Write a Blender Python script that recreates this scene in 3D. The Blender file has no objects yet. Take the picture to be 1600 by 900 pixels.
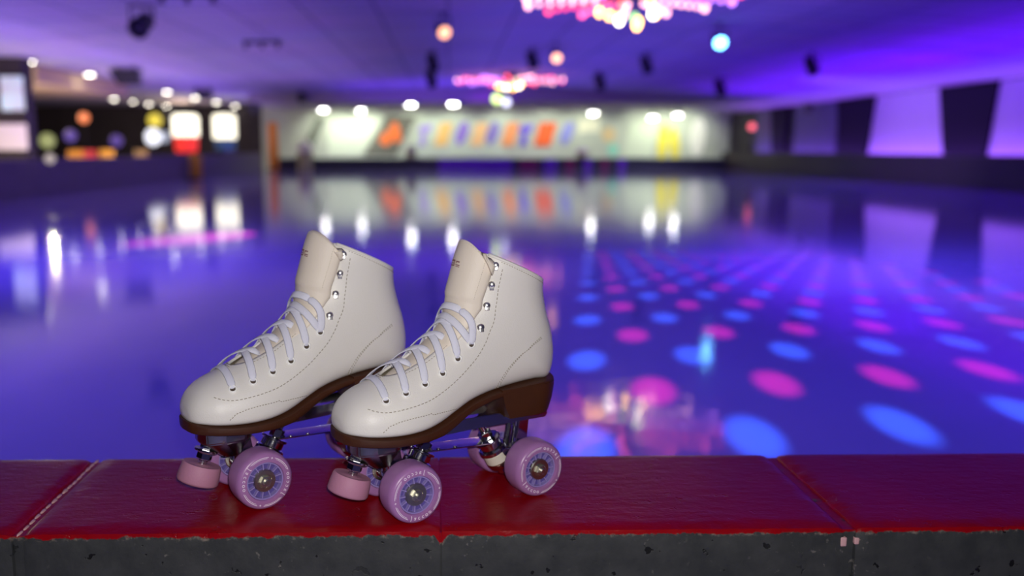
import bpy, bmesh, math, random
import numpy as np
from mathutils import Vector, Matrix, noise

random.seed(7)
scene = bpy.context.scene
COL = scene.collection
PI = math.pi

# ------------------------------------------------------------------ camera
FPX, VX, HY = 1400.0, 700.0, 232.0          # focal length in pixels, vanishing point, horizon
PITCH = math.atan((450 - HY) / FPX)
EYE = Vector((0, 0, 1.0))
cd = bpy.data.cameras.new('camera')
cam = bpy.data.objects.new('camera', cd)
COL.objects.link(cam)
cam.location = EYE
cam.rotation_euler = (PI / 2 - PITCH, 0, 0)
cd.sensor_width = 36
cd.lens = FPX / 1600 * 36
cd.shift_x = (800 - VX) / 1600
cd.clip_start = 0.02
cd.dof.use_dof = True
cd.dof.focus_distance = 0.90
cd.dof.aperture_fstop = 2.75
scene.camera = cam

def ray(x, y):
    vx, vz = (x - VX) / FPX, -(y - 450) / FPX
    c, s = math.cos(PITCH), math.sin(PITCH)
    return Vector((vx, c + vz * s, -s + vz * c))
def at(x, y, Y):                              # the point at depth Y seen along that line of sight
    r = ray(x, y)
    return EYE + r * (Y / r.y)
def onz(x, y, z):
    r = ray(x, y)
    return EYE + r * ((z - EYE.z) / r.z)

# ------------------------------------------------------------------ materials
def srgb(r, g, b):
    f = lambda c: (c / 255 / 12.92) if c / 255 <= 0.04045 else ((c / 255 + 0.055) / 1.055) ** 2.4
    return (f(r), f(g), f(b), 1)
class NT:
    def __init__(self, name):
        self.m = bpy.data.materials.new(name)
        self.m.use_nodes = True
        self.t = self.m.node_tree
        self.b = self.t.nodes['Principled BSDF']
    def n(self, typ, **kw):
        nd = self.t.nodes.new(typ)
        for k, v in kw.items():
            if k.startswith('i_'):
                key = k[2:]
                key = int(key) if key.isdigit() else key
                nd.inputs[key].default_value = v
            else:
                setattr(nd, k, v)
        return nd
    def l(self, a, b):
        self.t.links.new(a, b)
def plain(name, col, rough=0.5, metal=0.0, spec=0.5, bump=0.0, bscale=400, sub=0.0, coat=0.0, vary=0.0, vscale=8):
    k = NT(name)
    k.b.inputs['Base Color'].default_value = col
    k.b.inputs['Roughness'].default_value = rough
    k.b.inputs['Metallic'].default_value = metal
    k.b.inputs['Specular IOR Level'].default_value = spec
    if sub:
        k.b.inputs['Subsurface Weight'].default_value = sub
        k.b.inputs['Subsurface Radius'].default_value = (0.004, 0.003, 0.004)
        k.b.inputs['Subsurface Scale'].default_value = 1.0
    if coat:
        k.b.inputs['Coat Weight'].default_value = coat
    tc = k.n('ShaderNodeTexCoord')
    if bump:
        nz = k.n('ShaderNodeTexNoise', i_Scale=bscale, i_Detail=3.0)
        k.l(tc.outputs['Object'], nz.inputs['Vector'])
        bp = k.n('ShaderNodeBump', i_Strength=bump, i_Distance=0.001)
        k.l(nz.outputs['Fac'], bp.inputs['Height'])
        k.l(bp.outputs['Normal'], k.b.inputs['Normal'])
    if vary:
        nz = k.n('ShaderNodeTexNoise', i_Scale=vscale, i_Detail=4.0)
        k.l(tc.outputs['Object'], nz.inputs['Vector'])
        mx = k.n('ShaderNodeMix', data_type='RGBA')
        mx.inputs[6].default_value = [c * (1 - vary) for c in col[:3]] + [1]
        mx.inputs[7].default_value = [min(1, c * (1 + vary)) for c in col[:3]] + [1]
        k.l(nz.outputs['Fac'], mx.inputs[0])
        k.l(mx.outputs[2], k.b.inputs['Base Color'])
    return k.m
def glow(name, col, strength):
    k = NT(name)
    k.b.inputs['Base Color'].default_value = (0.02, 0.02, 0.02, 1)
    k.b.inputs['Emission Color'].default_value = col
    k.b.inputs['Emission Strength'].default_value = strength
    return k.m

M = {}
M['leather'] = plain('white_leather', srgb(232, 228, 222), 0.42, bump=0.25, bscale=900)
M['tongue'] = plain('cream_leather', srgb(232, 220, 204), 0.5, bump=0.2, bscale=700)
M['thread'] = plain('stitch_thread', srgb(150, 140, 124), 0.8)
M['thread_light'] = plain('pale_thread', srgb(214, 206, 192), 0.8)
M['lace'] = plain('white_lace', srgb(232, 232, 246), 0.85, bump=0.6, bscale=1500)
M['sole'] = plain('brown_sole', srgb(68, 34, 14), 0.5, bump=0.15, bscale=500, vary=0.2, vscale=60)
M['chrome'] = plain('polished_steel', (0.72, 0.72, 0.74, 1), 0.12, 1.0, bump=0.05, bscale=60)
M['hook'] = plain('bright_hook', (.92, .91, .88, 1), 0.30, 1.0)
M['chrome_dark'] = plain('dark_steel', (0.36, 0.35, 0.36, 1), 0.24, 1.0, bump=0.1, bscale=90)
M['nut'] = plain('bearing_steel', (0.62, 0.60, 0.52, 1), 0.34, 1.0)
M['brass'] = plain('warm_steel', (0.55, 0.42, 0.34, 1), 0.22, 1.0)
M['tire'] = plain('lilac_urethane', srgb(164, 114, 170), 0.35, sub=0.25, vary=0.05, vscale=40)
M['core'] = plain('violet_hub', srgb(146, 130, 194), 0.4)
M['core_dark'] = plain('violet_pocket', srgb(88, 74, 142), 0.5)
M['print'] = plain('white_print', srgb(245, 228, 248), 0.6)
M['stop'] = plain('pink_rubber', srgb(184, 126, 154), 0.62, bump=0.2, bscale=500)
M['cushion'] = plain('white_cushion', srgb(222, 214, 200), 0.5)
M['ink'] = plain('brown_ink', srgb(146, 104, 104), 0.7)
M['hole'] = plain('eyelet_hole', srgb(78, 66, 56), 0.8)
M['eyelet'] = plain('enamel_eyelet', srgb(252, 251, 247), 0.25)
M['black'] = plain('black_metal', srgb(20, 18, 26), 0.5, vary=0.2)
M['lining'] = plain('collar_lining', srgb(176, 160, 138), 0.8)

# ------------------------------------------------------------------ mesh helpers
def link(name, bm, mat, parent=None, smooth=True, angle=None):
    me = bpy.data.meshes.new(name)
    bm.normal_update()
    bm.to_mesh(me)
    bm.free()
    for m_ in (mat if isinstance(mat, (list, tuple)) else [mat]):
        me.materials.append(m_)
    if smooth:
        for p in me.polygons:
            p.use_smooth = True
        if angle is not None:
            me.set_sharp_from_angle(angle=math.radians(angle))
    o = bpy.data.objects.new(name, me)
    COL.objects.link(o)
    if parent:
        o.parent = parent
    return o
def empty(name, loc=(0, 0, 0), rz=0.0):
    o = bpy.data.objects.new(name, None)
    COL.objects.link(o)
    o.location = loc
    o.rotation_euler = (0, 0, rz)
    return o
def tag(o, label, cat, group=None):
    o['label'] = label
    o['category'] = cat
    if group:
        o['group'] = group
    return o
def struct(o, kind='structure'):
    o['kind'] = kind
    return o
def copy_tree(o, parent=None):
    c = o.copy()
    COL.objects.link(c)
    if parent:
        c.parent = parent
    for ch in list(o.children):
        copy_tree(ch, c)
    return c
def frame_of(d):
    d = Vector(d).normalized()
    a = Vector((0, 0, 1)) if abs(d.z) < 0.9 else Vector((1, 0, 0))
    u = d.cross(a).normalized()
    return u, d.cross(u).normalized(), d
def lathe(bm, origin, axis, prof, seg=32, phase=0.0, mi=0):
    """prof: list of (t along axis, radius); a radius of 0 closes the end."""
    u, v, d = frame_of(axis)
    o = Vector(origin)
    rings = []
    for t, r in prof:
        if r <= 1e-7:
            rings.append([bm.verts.new(o + d * t)])
        else:
            rings.append([bm.verts.new(o + d * t + (u * math.cos(a) + v * math.sin(a)) * r)
                          for a in (phase + 2 * PI * i / seg for i in range(seg))])
    for A, B in zip(rings, rings[1:]):
        if len(A) == 1 and len(B) == 1:
            continue
        for i in range(seg):
            j = (i + 1) % seg
            if len(A) == 1:
                f = bm.faces.new((A[0], B[j], B[i]))
            elif len(B) == 1:
                f = bm.faces.new((A[i], A[j], B[0]))
            else:
                f = bm.faces.new((A[i], A[j], B[j], B[i]))
            f.material_index = mi
    return rings
def rod(bm, a, b, r, r2=None, seg=16, bev=0.0):
    a, b = Vector(a), Vector(b)
    L = (b - a).length
    r2 = r if r2 is None else r2
    bev = min(bev, L * .3, r * .5)
    if bev:
        lathe(bm, a, b - a, [(0, 0), (0, r - bev), (bev, r), (L - bev, r2), (L, r2 - bev), (L, 0)], seg)
    else:
        lathe(bm, a, b - a, [(0, 0), (0, r), (L, r2), (L, 0)], seg)
def box(bm, c, size, bev=0.0, rot=None, mi=0, segs=2):
    r = bmesh.ops.create_cube(bm, size=1.0)
    vs = r['verts']
    for v in vs:
        v.co = Vector((v.co.x * size[0], v.co.y * size[1], v.co.z * size[2]))
    fs = set(f for v in vs for f in v.link_faces)
    for f in fs:
        f.material_index = mi
    if bev:
        es = list(set(e for v in vs for e in v.link_edges))
        r2 = bmesh.ops.bevel(bm, geom=es, offset=bev, segments=segs, affect='EDGES', profile=0.7)
        vs = list(set(v for f in r2['faces'] for v in f.verts) | set(v for v in vs if v.is_valid))
    R = rot if rot is not None else Matrix.Identity(3)
    for v in vs:
        v.co = R @ v.co + Vector(c)
def prism(bm, pts, depth_vec, bev=0.0, mi=0):
    """polygon (list of 3D points) pushed along depth_vec"""
    a = [bm.verts.new(Vector(p)) for p in pts]
    b = [bm.verts.new(Vector(p) + Vector(depth_vec)) for p in pts]
    fs = [bm.faces.new(a), bm.faces.new(list(reversed(b)))]
    n = len(a)
    for i in range(n):
        fs.append(bm.faces.new((a[i], b[i], b[(i + 1) % n], a[(i + 1) % n])))
    for f in fs:
        f.material_index = mi
    bmesh.ops.recalc_face_normals(bm, faces=fs)
    if bev:
        es = list(set(e for f in fs for e in f.edges))
        bmesh.ops.bevel(bm, geom=es, offset=bev, segments=2, affect='EDGES')
def catmull(P, t):
    """P array (n, m); t array of float indices"""
    P = np.asarray(P, float)
    t = np.clip(np.asarray(t, float), 0, len(P) - 1)
    i = np.minimum(t.astype(int), len(P) - 2)
    f = (t - i)[:, None]
    p1, p2 = P[i], P[i + 1]
    p0 = np.where((i > 0)[:, None], P[np.maximum(i - 1, 0)], 2 * p1 - p2)
    p3 = np.where((i + 2 < len(P))[:, None], P[np.minimum(i + 2, len(P) - 1)], 2 * p2 - p1)
    return 0.5 * (2 * p1 + (p2 - p0) * f + (2 * p0 - 5 * p1 + 4 * p2 - p3) * f ** 2 + (3 * p1 - p0 - 3 * p2 + p3) * f ** 3)

# ------------------------------------------------------------------ the boot surface
# bottom/back point, top/front point, half width, height of the widest place, bottom and top roundness
SEC = [
 (.1365, .0945, .1372, .1000, .0060, .45, .90, .90),
 (.1350, .0915, .1358, .1075, .0165, .40, .70, .90),
 (.1313, .0903, .1313, .1165, .0250, .34, .55, .92),
 (.1243, .0893, .1240, .1245, .0325, .30, .48, .95),
 (.1140, .0880, .1128, .1315, .0390, .28, .45, 1.0),
 (.1000, .0865, .0975, .1375, .0428, .28, .45, 1.05),
 (.0850, .0857, .0815, .1450, .0452, .28, .45, 1.10),
 (.0700, .0857, .0640, .1540, .0456, .28, .45, 1.15),
 (.0530, .0868, .0465, .1640, .0440, .28, .48, 1.15),
 (.0350, .0905, .0310, .1745, .0406, .30, .52, 1.12),
 (.0150, .0985, .0180, .1850, .0372, .32, .55, 1.08),
 (-.005, .1065, .0080, .1950, .0348, .34, .58, 1.02),
 (-.030, .1125, .0015, .2040, .0335, .36, .62, .98),
 (-.060, .1165, -.0025, .2110, .0332, .38, .66, .95),
 (-.090, .1185, -.0045, .2170, .0336, .40, .72, .93),
 (-.1090, .1180, -.0060, .2225, .0338, .42, .80, .92),
 (-.1172, .1270, -.0078, .2275, .0336, .44, .88, .92),
 (-.1198, .1450, -.0096, .2330, .0336, .45, .92, .92),
 (-.1163, .1690, -.0116, .2390, .0340, .46, .94, .92),
 (-.1095, .1890, -.0138, .2460, .0350, .47, .95, .92),
 (-.1042, .2090, -.0165, .2550, .0364, .48, .95, .92),
 (-.1022, .2265, -.0205, .2645, .0378, .48, .95, .92),
]
SECA = np.array(SEC)
NK = len(SEC) - 1
def S(k, th):
    """surface point(s) of the boot: k along toe > heel > collar, th around from the front edge (0) to the back (pi)"""
    k = np.atleast_1d(np.asarray(k, float))
    th = np.atleast_1d(np.asarray(th, float))
    k, th = np.broadcast_arrays(k, th)
    shp = k.shape
    q = catmull(SECA, k.ravel())
    th = th.ravel()
    c, s = np.cos(th), np.sin(th)
    tm, eb, et = q[:, 5], q[:, 6], q[:, 7]
    top = c >= 0
    ca, sa = np.abs(c), np.abs(s)
    t = np.where(top, tm + (1 - tm) * ca ** et, tm - tm * ca ** eb)
    y = q[:, 4] * np.where(top, sa ** et, sa ** eb) * np.sign(s)
    px = q[:, 0] + (q[:, 2] - q[:, 0]) * t
    pz = q[:, 1] + (q[:, 3] - q[:, 1]) * t
    # the collar edge dips and rises gently towards the front
    return np.stack([px, y, pz], -1).reshape(shp + (3,))
def Sn(k, th):
    e = 1e-3
    a = S(k + e, th)[0] - S(k - e, th)[0]
    b = S(k, th + e)[0] - S(k, th - e)[0]
    n = np.cross(a, b)
    n /= (np.linalg.norm(n) + 1e-12)
    p = S(k, th)[0]
    q = catmull(SECA, [k])[0]
    c = np.array([(q[0] + q[2]) / 2, 0, (q[1] + q[3]) / 2])
    if np.dot(n, p - c) < 0:
        n = -n
    return n
def gap(k):
    return np.interp(k, [5.55, 5.7, 6.0, 6.6, 8, 21], [0, .005, .010, .0150, .0175, .0180])
def theta0(k):
    g = float(gap(k))
    if g <= 0:
        return 0.0
    q = catmull(SECA, [k])[0]
    return math.asin(min(.99, (g / q[4]) ** (1 / q[7])))

# where the two skates stand (ledge top z = LZ)
LZ = 0.63
def stand(px, py, phi, R=.030, out=.056, wb=.148):
    p = onz(px, py, LZ + R)
    ph = math.radians(phi)
    d = Vector((-math.cos(ph), -math.sin(ph), 0))
    n = Vector((math.sin(ph), -math.cos(ph), 0))
    o = p - n * out - d * wb / 2
    return Vector((o.x, o.y, LZ)), PI + ph
LOC_A, ROT_A = stand(653, 775, 28.8)
LOC_B, ROT_B = stand(418, 753, 34.0)

# feature lines traced on the near side and carried onto the surface (then used on both sides)
_kk, _tt = np.meshgrid(np.arange(0, NK + .001, .05), np.linspace(.02, PI * .97, 220), indexing='ij')
_P = S(_kk, _tt)
_cs, _sn = math.cos(ROT_A), math.sin(ROT_A)
_W = np.stack([_P[..., 0] * _cs - _P[..., 1] * _sn + LOC_A.x, _P[..., 0] * _sn + _P[..., 1] * _cs + LOC_A.y, _P[..., 2] + LOC_A.z - EYE.z], -1)
_yy = _W[..., 1] * math.cos(PITCH) - _W[..., 2] * math.sin(PITCH)
_zz = _W[..., 1] * math.sin(PITCH) + _W[..., 2] * math.cos(PITCH)
_PX, _PY, _D = VX + FPX * _W[..., 0] / _yy, 450 - FPX * _zz / _yy, _yy
def trace(x, y):
    d2 = (_PX - x) ** 2 + (_PY - y) ** 2
    score = d2 + (_D - _D.min()) * 10          # of equal fits the nearer one
    i = np.unravel_index(np.argmin(score), d2.shape)
    return float(_kk[i]), float(_tt[i])

EYELETS = [trace(*p) for p in [(604, 627), (635, 615), (664, 600), (691, 583), (715, 561), (736, 538)]]
HOOKS = [trace(*p) for p in [(750, 511), (760, 477), (768, 444), (775, 414)]]
def seam(px):
    """a smooth seam through traced points"""
    q = catmull(np.array(px, float), np.linspace(0, len(px) - 1, 70))
    kt = np.array([trace(*p) for p in q])
    w = 9
    pad = np.concatenate([np.repeat(kt[:1], w // 2, 0), kt, np.repeat(kt[-1:], w // 2, 0)])
    sm = np.stack([np.convolve(pad[:, c], np.ones(w) / w, 'valid') for c in (0, 1)], -1)
    return [tuple(r) for r in sm[::4]]
LINES = {
 'vamp': seam([(572, 638), (586, 644), (604, 646), (624, 642), (650, 635), (672, 626), (690, 614), (710, 598), (730, 578), (748, 556), (760, 534), (767, 500), (776, 460), (784, 430), (788, 412)]),
 'counter': seam([(772, 608), (780, 597), (793, 577), (810, 558), (830, 541), (849, 526)]),
 'toe': seam([(598, 677), (608, 668), (622, 661), (638, 656), (662, 650), (690, 644), (720, 636)]),
}
def dashes(bm, kts, side, step=.0043, ln=.0026, r=.00034, off=0.0):
    pts = []
    t = np.linspace(0, len(kts) - 1, 40 * len(kts))
    kt = catmull(np.array(kts), t)
    P = S(kt[:, 0], kt[:, 1])
    seg = np.linalg.norm(np.diff(P, axis=0), axis=1)
    cum = np.concatenate([[0], np.cumsum(seg)])
    s = off
    while s + ln < cum[-1]:
        q = []
        for ss in (s, s + ln):
            k = np.interp(ss, cum, kt[:, 0])
            th = np.interp(ss, cum, kt[:, 1])
            p = S(k, th)[0] + Sn(k, th) * .00025
            q.append(Vector((p[0], p[1] * side, p[2])))
        rod(bm, q[0], q[1], r, seg=6)
        s += step

def text_mesh(s, size):
    cu = bpy.data.curves.new('lettering', 'FONT')
    cu.body = s
    cu.size = size
    cu.align_x = 'CENTER'
    cu.extrude = 0.0001
    o = bpy.data.objects.new('lettering', cu)
    COL.objects.link(o)
    dg = bpy.context.evaluated_depsgraph_get()
    me = bpy.data.meshes.new_from_object(o.evaluated_get(dg))
    bpy.data.objects.remove(o)
    return me
_glyph = {}
def glyph_into(bm, ch, size, mat4):
    key = (ch, size)
    if key not in _glyph:
        _glyph[key] = text_mesh(ch, size)
    n0 = len(bm.verts)
    bm.from_mesh(_glyph[key])
    bm.verts.ensure_lookup_table()
    for v in bm.verts[n0:]:
        v.co = mat4 @ v.co

# ------------------------------------------------------------------ wheel (axis = local y, +y is the printed face)
def make_wheel():
    w = empty('wheel')
    bm = bmesh.new()
    prof = [(-.0125, .0190), (-.0155, .0202), (-.0155, .0255), (-.0146, .0276), (-.0122, .0293), (-.0085, .0300), (.0085, .0300), (.0122, .0293),
            (.0146, .0276), (.0155, .0255), (.0155, .0202), (.0125, .0190), (-.0125, .0190)]
    lathe(bm, (0, 0, 0), (0, 1, 0), prof, 72)
    bmesh.ops.remove_doubles(bm, verts=bm.verts, dist=1e-6)
    bmesh.ops.recalc_face_normals(bm, faces=bm.faces)
    link('tire', bm, M['tire'], w, angle=50)
    bm = bmesh.new()
    lathe(bm, (0, 0, 0), (0, 1, 0), [(-.0132, .0194), (-.0132, .0181), (-.0075, .0179), (-.0075, .0118), (-.0120, .0116), (-.0120, .0100), (.0120, .0100), (.0120, .0116), (.0075, .0118),
                                     (.0075, .0179), (.0132, .0181), (.0132, .0194), (-.0132, .0194)], 48)
    bmesh.ops.remove_doubles(bm, verts=bm.verts, dist=1e-6)
    for f in bm.faces:
        c = f.calc_center_median()
        r = math.hypot(c.x, c.z)
        if .0118 < r < .0179 and abs(abs(c.y) - .0075) < 1e-4:
            f.material_index = 1
    for i in range(13):
        a = 2 * PI * i / 13
        for sgn in (-1, 1):
            box(bm, (math.cos(a) * .0149, sgn * .0096, math.sin(a) * .0149), (.0068, .0042, .00115), rot=Matrix.Rotation(-a, 3, 'Y'))
    bmesh.ops.recalc_face_normals(bm, faces=bm.faces)
    hub = link('hub', bm, [M['core'], M['core_dark']], w, angle=40)
    bm = bmesh.new()
    lathe(bm, (0, 0, 0), (0, 1, 0), [(-.0130, 0), (-.0130, .0105), (-.0122, .0117), (.0122, .0117), (.0134, .0108), (.0134, .0072), (.0128, .0068), (.0128, 0)], 40)
    link('bearing', bm, M['nut'], w, angle=35)
    bm = bmesh.new()
    lathe(bm, (0, .0126, 0), (0, 1, 0), [(0, .0060), (.0038, .0060), (.0046, .0052), (.0046, .0030)], 6, .3)
    lathe(bm, (0, .0126, 0), (0, 1, 0), [(.0046, .0033), (.0066, .0031), (.0074, .0024), (.0074, 0)], 20)
    link('axle_nut', bm, M['nut'], w, angle=25)
    bm = bmesh.new()
    def arc(a0, a1, r, th, n=14):
        vs = []
        for i in range(n + 1):
            a = a0 + (a1 - a0) * i / n
            vs.append([bm.verts.new((math.cos(a) * rr, .01562, math.sin(a) * rr)) for rr in (r - th / 2, r + th / 2)])
        for A, B in zip(vs, vs[1:]):
            bm.faces.new((A[0], A[1], B[1], B[0]))
    def star(a, r, sz):
        c = Vector((math.cos(a) * r, .01564, math.sin(a) * r))
        vs = [bm.verts.new(c + Vector((math.cos(b) * q, 0, math.sin(b) * q))) for b, q in ((a + i * PI / 4, sz if i % 2 == 0 else sz * .35) for i in range(8))]
        bm.faces.new(vs)
    for h in (0, PI):
        for lo, hi in ((.62, 1.42), (1.72, 2.52)):
            # two lines between the word and the star
            arc(h + lo - .02, h + hi, .0252, .0006)
            arc(h + lo + .04, h + hi - .05, .0240, .0004)
        star(h + PI / 2, .0246, .0014)
        word = 'Jaccoo'
        for i, ch in enumerate(word):
            a = h + .45 - i * .18
            p = Vector((math.cos(a) * .0224, .0156, math.sin(a) * .0228))
            rad = Vector((math.cos(a), 0, math.sin(a)))
            tan = Vector((math.sin(a), 0, -math.cos(a)))      # reading direction seen from +y
            m4 = Matrix(((tan.x, rad.x, 0, p.x), (tan.y, rad.y, 1, p.y), (tan.z, rad.z, 0, p.z), (0, 0, 0, 1)))
            glyph_into(bm, ch, .0060, m4)
    link('lettering', bm, M['print'], w, smooth=False)
    return w

# ------------------------------------------------------------------ one skate
def zfeather(s):
    return np.interp(s, [-.1235, -.1125, -.09, -.06, -.03, -.005, .015, .035, .053, .070, .085, .1, .114, .1265, .1345, .1388, .1420],
                     [.1195, .1180, .1185, .1165, .1125, .1065, .0985, .0905, .0868, .0857, .0857, .0865, .0880, .0893, .0903, .0915, .0925])
def zsole(s):
    return np.interp(s, [-.1235, -.115, -.06, -.042, -.029, -.013, .004, .018, .034, .053, .09, .1345, .1420],
                     [.1120, .1100, .1095, .1085, .1060, .1015, .0945, .0865, .0800, .0775, .0778, .0815, .0835])
def wsole(s):
    return np.interp(s, [-.1205, -.1195, -.1165, -.1115, -.103, -.09, -.06, -.03, -.005, .015, .035, .053, .07, .085, .1, .114, .1245, .1315, .1355, .1372, .1386],
                     [.0, .006, .0145, .0205, .0265, .0290, .0298, .0300, .0312, .0345, .0388, .0425, .0442, .0440, .0420, .0385, .0325, .0258, .0185, .0115, .0])

def make_skate(name, loc, rz, label, group, ext, ttrim, wheel_turn, lean=0.0):
    root = empty(name, loc, rz)
    tag(root, label, 'roller skate', group)
    # ---- boot upper
    bm = bmesh.new()
    NR, NC = 110, 84
    rows = []
    for i in range(NR + 1):
        k = NK * i / NR
        t0 = theta0(k)
        th = np.linspace(t0, 2 * PI - t0, NC + 1)
        P = S(np.full(NC + 1, k), th)
        rows.append([bm.verts.new(p) for p in P])
    for A, B in zip(rows, rows[1:]):
        for j in range(NC):
            bm.faces.new((A[j], A[j + 1], B[j + 1], B[j]))
    bmesh.ops.remove_doubles(bm, verts=bm.verts, dist=1e-5)
    c = bm.verts.new((.1374, 0, .0972))
    first = [e for e in bm.edges if e.is_boundary and all(v.co.x > .134 for v in e.verts)]
    for e in first:
        try:
            bm.faces.new((e.verts[0], e.verts[1], c))
        except ValueError:
            pass
    bmesh.ops.recalc_face_normals(bm, faces=bm.faces)
    bm.normal_update()
    fr = max(bm.faces, key=lambda f: f.calc_center_median().x)
    if fr.normal.x < 0:
        bmesh.ops.reverse_faces(bm, faces=bm.faces)
    upper = link('boot_upper', bm, [M['leather'], M['lining']], root)
    so = upper.modifiers.new('thickness', 'SOLIDIFY')
    so.thickness = .0026
    so.offset = -1
    so.material_offset = 1
    so.material_offset_rim = 0
    # ---- stitching
    bm = bmesh.new()
    for side in (1, -1):
        dashes(bm, LINES['vamp'], side)
        dashes(bm, LINES['toe'], side, step=.0030, ln=.0016)
        dashes(bm, LINES['counter'], side, step=.0028, ln=.0015)
        dashes(bm, [(k + .12, t) for k, t in LINES['counter']], side, step=.0028, ln=.0015)
        edge = [(k, theta0(k) + .10) for k in (6.4, 7, 8, 9, 10, 11, 12, 14, 16, 18, 19.5, 20.6)]
        dashes(bm, edge, side, step=.0034, ln=.0019, r=.00028)
        top = [(20.75, t) for t in np.linspace(.95, 3.1, 9)]
        dashes(bm, top, side, step=.0030, ln=.0017, r=.00028)
    for j in range(5):                               # bar tack at the throat
        k = 5.35 + .07 * j
        p = [S(k, t)[0] + Sn(k, t) * .0003 for t in (-.16, .16)]
        if j % 2 == 0:
            rod(bm, p[0], p[1], .0003, seg=6)
    link('stitching', bm, M['thread'], upper)
    # ---- collar binding along the open top edge and the back seam strip
    bm = bmesh.new()
    k = NK - .02
    t0 = theta0(k)
    pts = [S(k, t)[0] for t in np.linspace(t0 + .10, 2 * PI - t0 - .10, 70)]
    ring = []
    for i, p in enumerate(pts):
        a = Vector(pts[min(i + 1, 69)]) - Vector(pts[max(i - 1, 0)])
        u, v, d = frame_of(a)
        inn = Vector((-.055, 0, .245)) - Vector(p)
        ctr = Vector(p) + inn.normalized() * .0012
        ring.append([bm.verts.new(ctr + (u * math.cos(b) + v * math.sin(b)) * .0019) for b in (2 * PI * q / 8 for q in range(8))])
    for A, B in zip(ring, ring[1:]):
        for q in range(8):
            bm.faces.new((A[q], A[(q + 1) % 8], B[(q + 1) % 8], B[q]))
    bm.faces.new(ring[0]); bm.faces.new(list(reversed(ring[-1])))
    bmesh.ops.recalc_face_normals(bm, faces=bm.faces)
    link('collar_binding', bm, M['leather'], upper)
    # ---- eyelets and hooks
    for (k, t) in EYELETS:
        for side in (1, -1):
            p = S(k, t)[0]; n = Sn(k, t)
            p = Vector((p[0], p[1] * side, p[2])); n = Vector((n[0], n[1] * side, n[2]))
            bm = bmesh.new()
            lathe(bm, p - n * .0006, n, [(0, .0046), (.0016, .0045), (.0023, .0038), (.0022, .0030), (.0012, .0027)], 20)
            lathe(bm, p - n * .0006, n, [(.0012, .0027), (.00118, 0)], 20, mi=1)
            link('eyelet', bm, [M['eyelet'], M['hole']], upper)
    for (k, t) in HOOKS:
        for side in (1, -1):
            p = S(k, t)[0]; n = Sn(k, t)
            p = Vector((p[0], p[1] * side, p[2])); n = Vector((n[0], n[1] * side, n[2]))
            bm = bmesh.new()
            lathe(bm, p - n * .0004, n, [(0, .0036), (.0010, .0034), (.0014, .0020), (.0032, .0018), (.0036, .0034), (.0046, .0036), (.0056, .0028), (.0060, 0)], 18)
            tip = Vector((0, 0, 1)) - n * n.z
            tip.normalize()
            box(bm, p + n * .0046 - tip * .0026, (.0046, .0052, .0014), .0004, rot=Matrix((frame_of(n)[0], frame_of(n)[1], frame_of(n)[2])).transposed())
            link('lace_hook', bm, M['hook'], upper)
    # ---- tongue
    ks = list(np.linspace(6.0, 21, 46))
    cent, offs = [], []
    for k in ks:
        q = catmull(SECA, [k])[0]
        a = catmull(SECA, [min(k + .05, NK)])[0]; b = catmull(SECA, [max(k - .05, 0)])[0]
        d = np.array([a[2] - b[2], a[3] - b[3]]); d /= np.linalg.norm(d)
        nrm = np.array([d[1], -d[0]])
        if nrm[0] + nrm[1] < 0:
            nrm = -nrm
        of = float(np.interp(k, [6, 8, 9.5, 10.5, 11.5, 12.5, 14, 21], [-.0045, -.003, -.0010, .002, .0075, .0120, .0150, .0160]))
        cent.append(np.array([q[2], q[3]]) + nrm * of)
        offs.append((nrm, d, float(np.interp(k, [6, 9, 11, 13, 21], [.005, .009, .017, .027, .030]))))
    for j in range(1, 9):
        cent.append(cent[45] + offs[45][1] * ext * j / 8 + offs[45][0] * (-lean) * (j / 8) ** 2)
        offs.append(offs[45])
    bm = bmesh.new()
    tr = []
    NA = 26
    hw = np.interp(np.arange(len(cent)), [0, 8, 20, 53], [.012, .022, .0275, .0290])
    for i, (cc, (nrm, d, q)) in enumerate(zip(cent, offs)):
        row = []
        for j in range(NA + 1):
            a = -1 + 2 * j / NA
            y = hw[i] * math.sin(a * 1.35) / math.sin(1.35)
            back = q * (1 - math.cos(a * 1.35)) / (1 - math.cos(1.35))
            down = ttrim * abs(a) ** 2.4 * max(0, (i - 34) / 19) ** 1.5 if i > 34 else 0
            p = cc - nrm * back - d * down
            row.append(bm.verts.new((p[0], y, p[1])))
        tr.append(row)
    for A, B in zip(tr, tr[1:]):
        for j in range(NA):
            bm.faces.new((A[j], B[j], B[j + 1], A[j + 1]))
    bmesh.ops.recalc_face_normals(bm, faces=bm.faces)
    bm.normal_update()
    mid = max(bm.faces, key=lambda f: f.calc_center_median().z * .2 + f.calc_center_median().x)
    if mid.normal.x < 0:
        bmesh.ops.reverse_faces(bm, faces=bm.faces)
    tongue = link('tongue', bm, [M['tongue'], M['lining']], root)
    so = tongue.modifiers.new('thickness', 'SOLIDIFY')
    so.thickness = .0045
    so.offset = -1
    # edge stitching and faded print on the tongue
    def tpt(i, a, off):
        cc, (nrm, d, q) = cent[i], offs[i]
        y = hw[i] * math.sin(a * 1.35) / math.sin(1.35)
        back = q * (1 - math.cos(a * 1.35)) / (1 - math.cos(1.35))
        down = ttrim * abs(a) ** 2.4 * max(0, (i - 34) / 19) ** 1.5 if i > 34 else 0
        p = cc - nrm * (back - off) - d * down
        nn = Vector((nrm[0] * math.cos(a * 1.35), math.sin(a * 1.35), nrm[1] * math.cos(a * 1.35)))
        return Vector((p[0], y, p[1])) + nn * off * .5
    bm = bmesh.new()
    path = [tpt(i, .80, .0003) for i in range(24, 50)] + [tpt(50, a, .0003) for a in np.linspace(.74, -.74, 22)] + [tpt(i, -.80, .0003) for i in range(49, 23, -1)]
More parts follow.
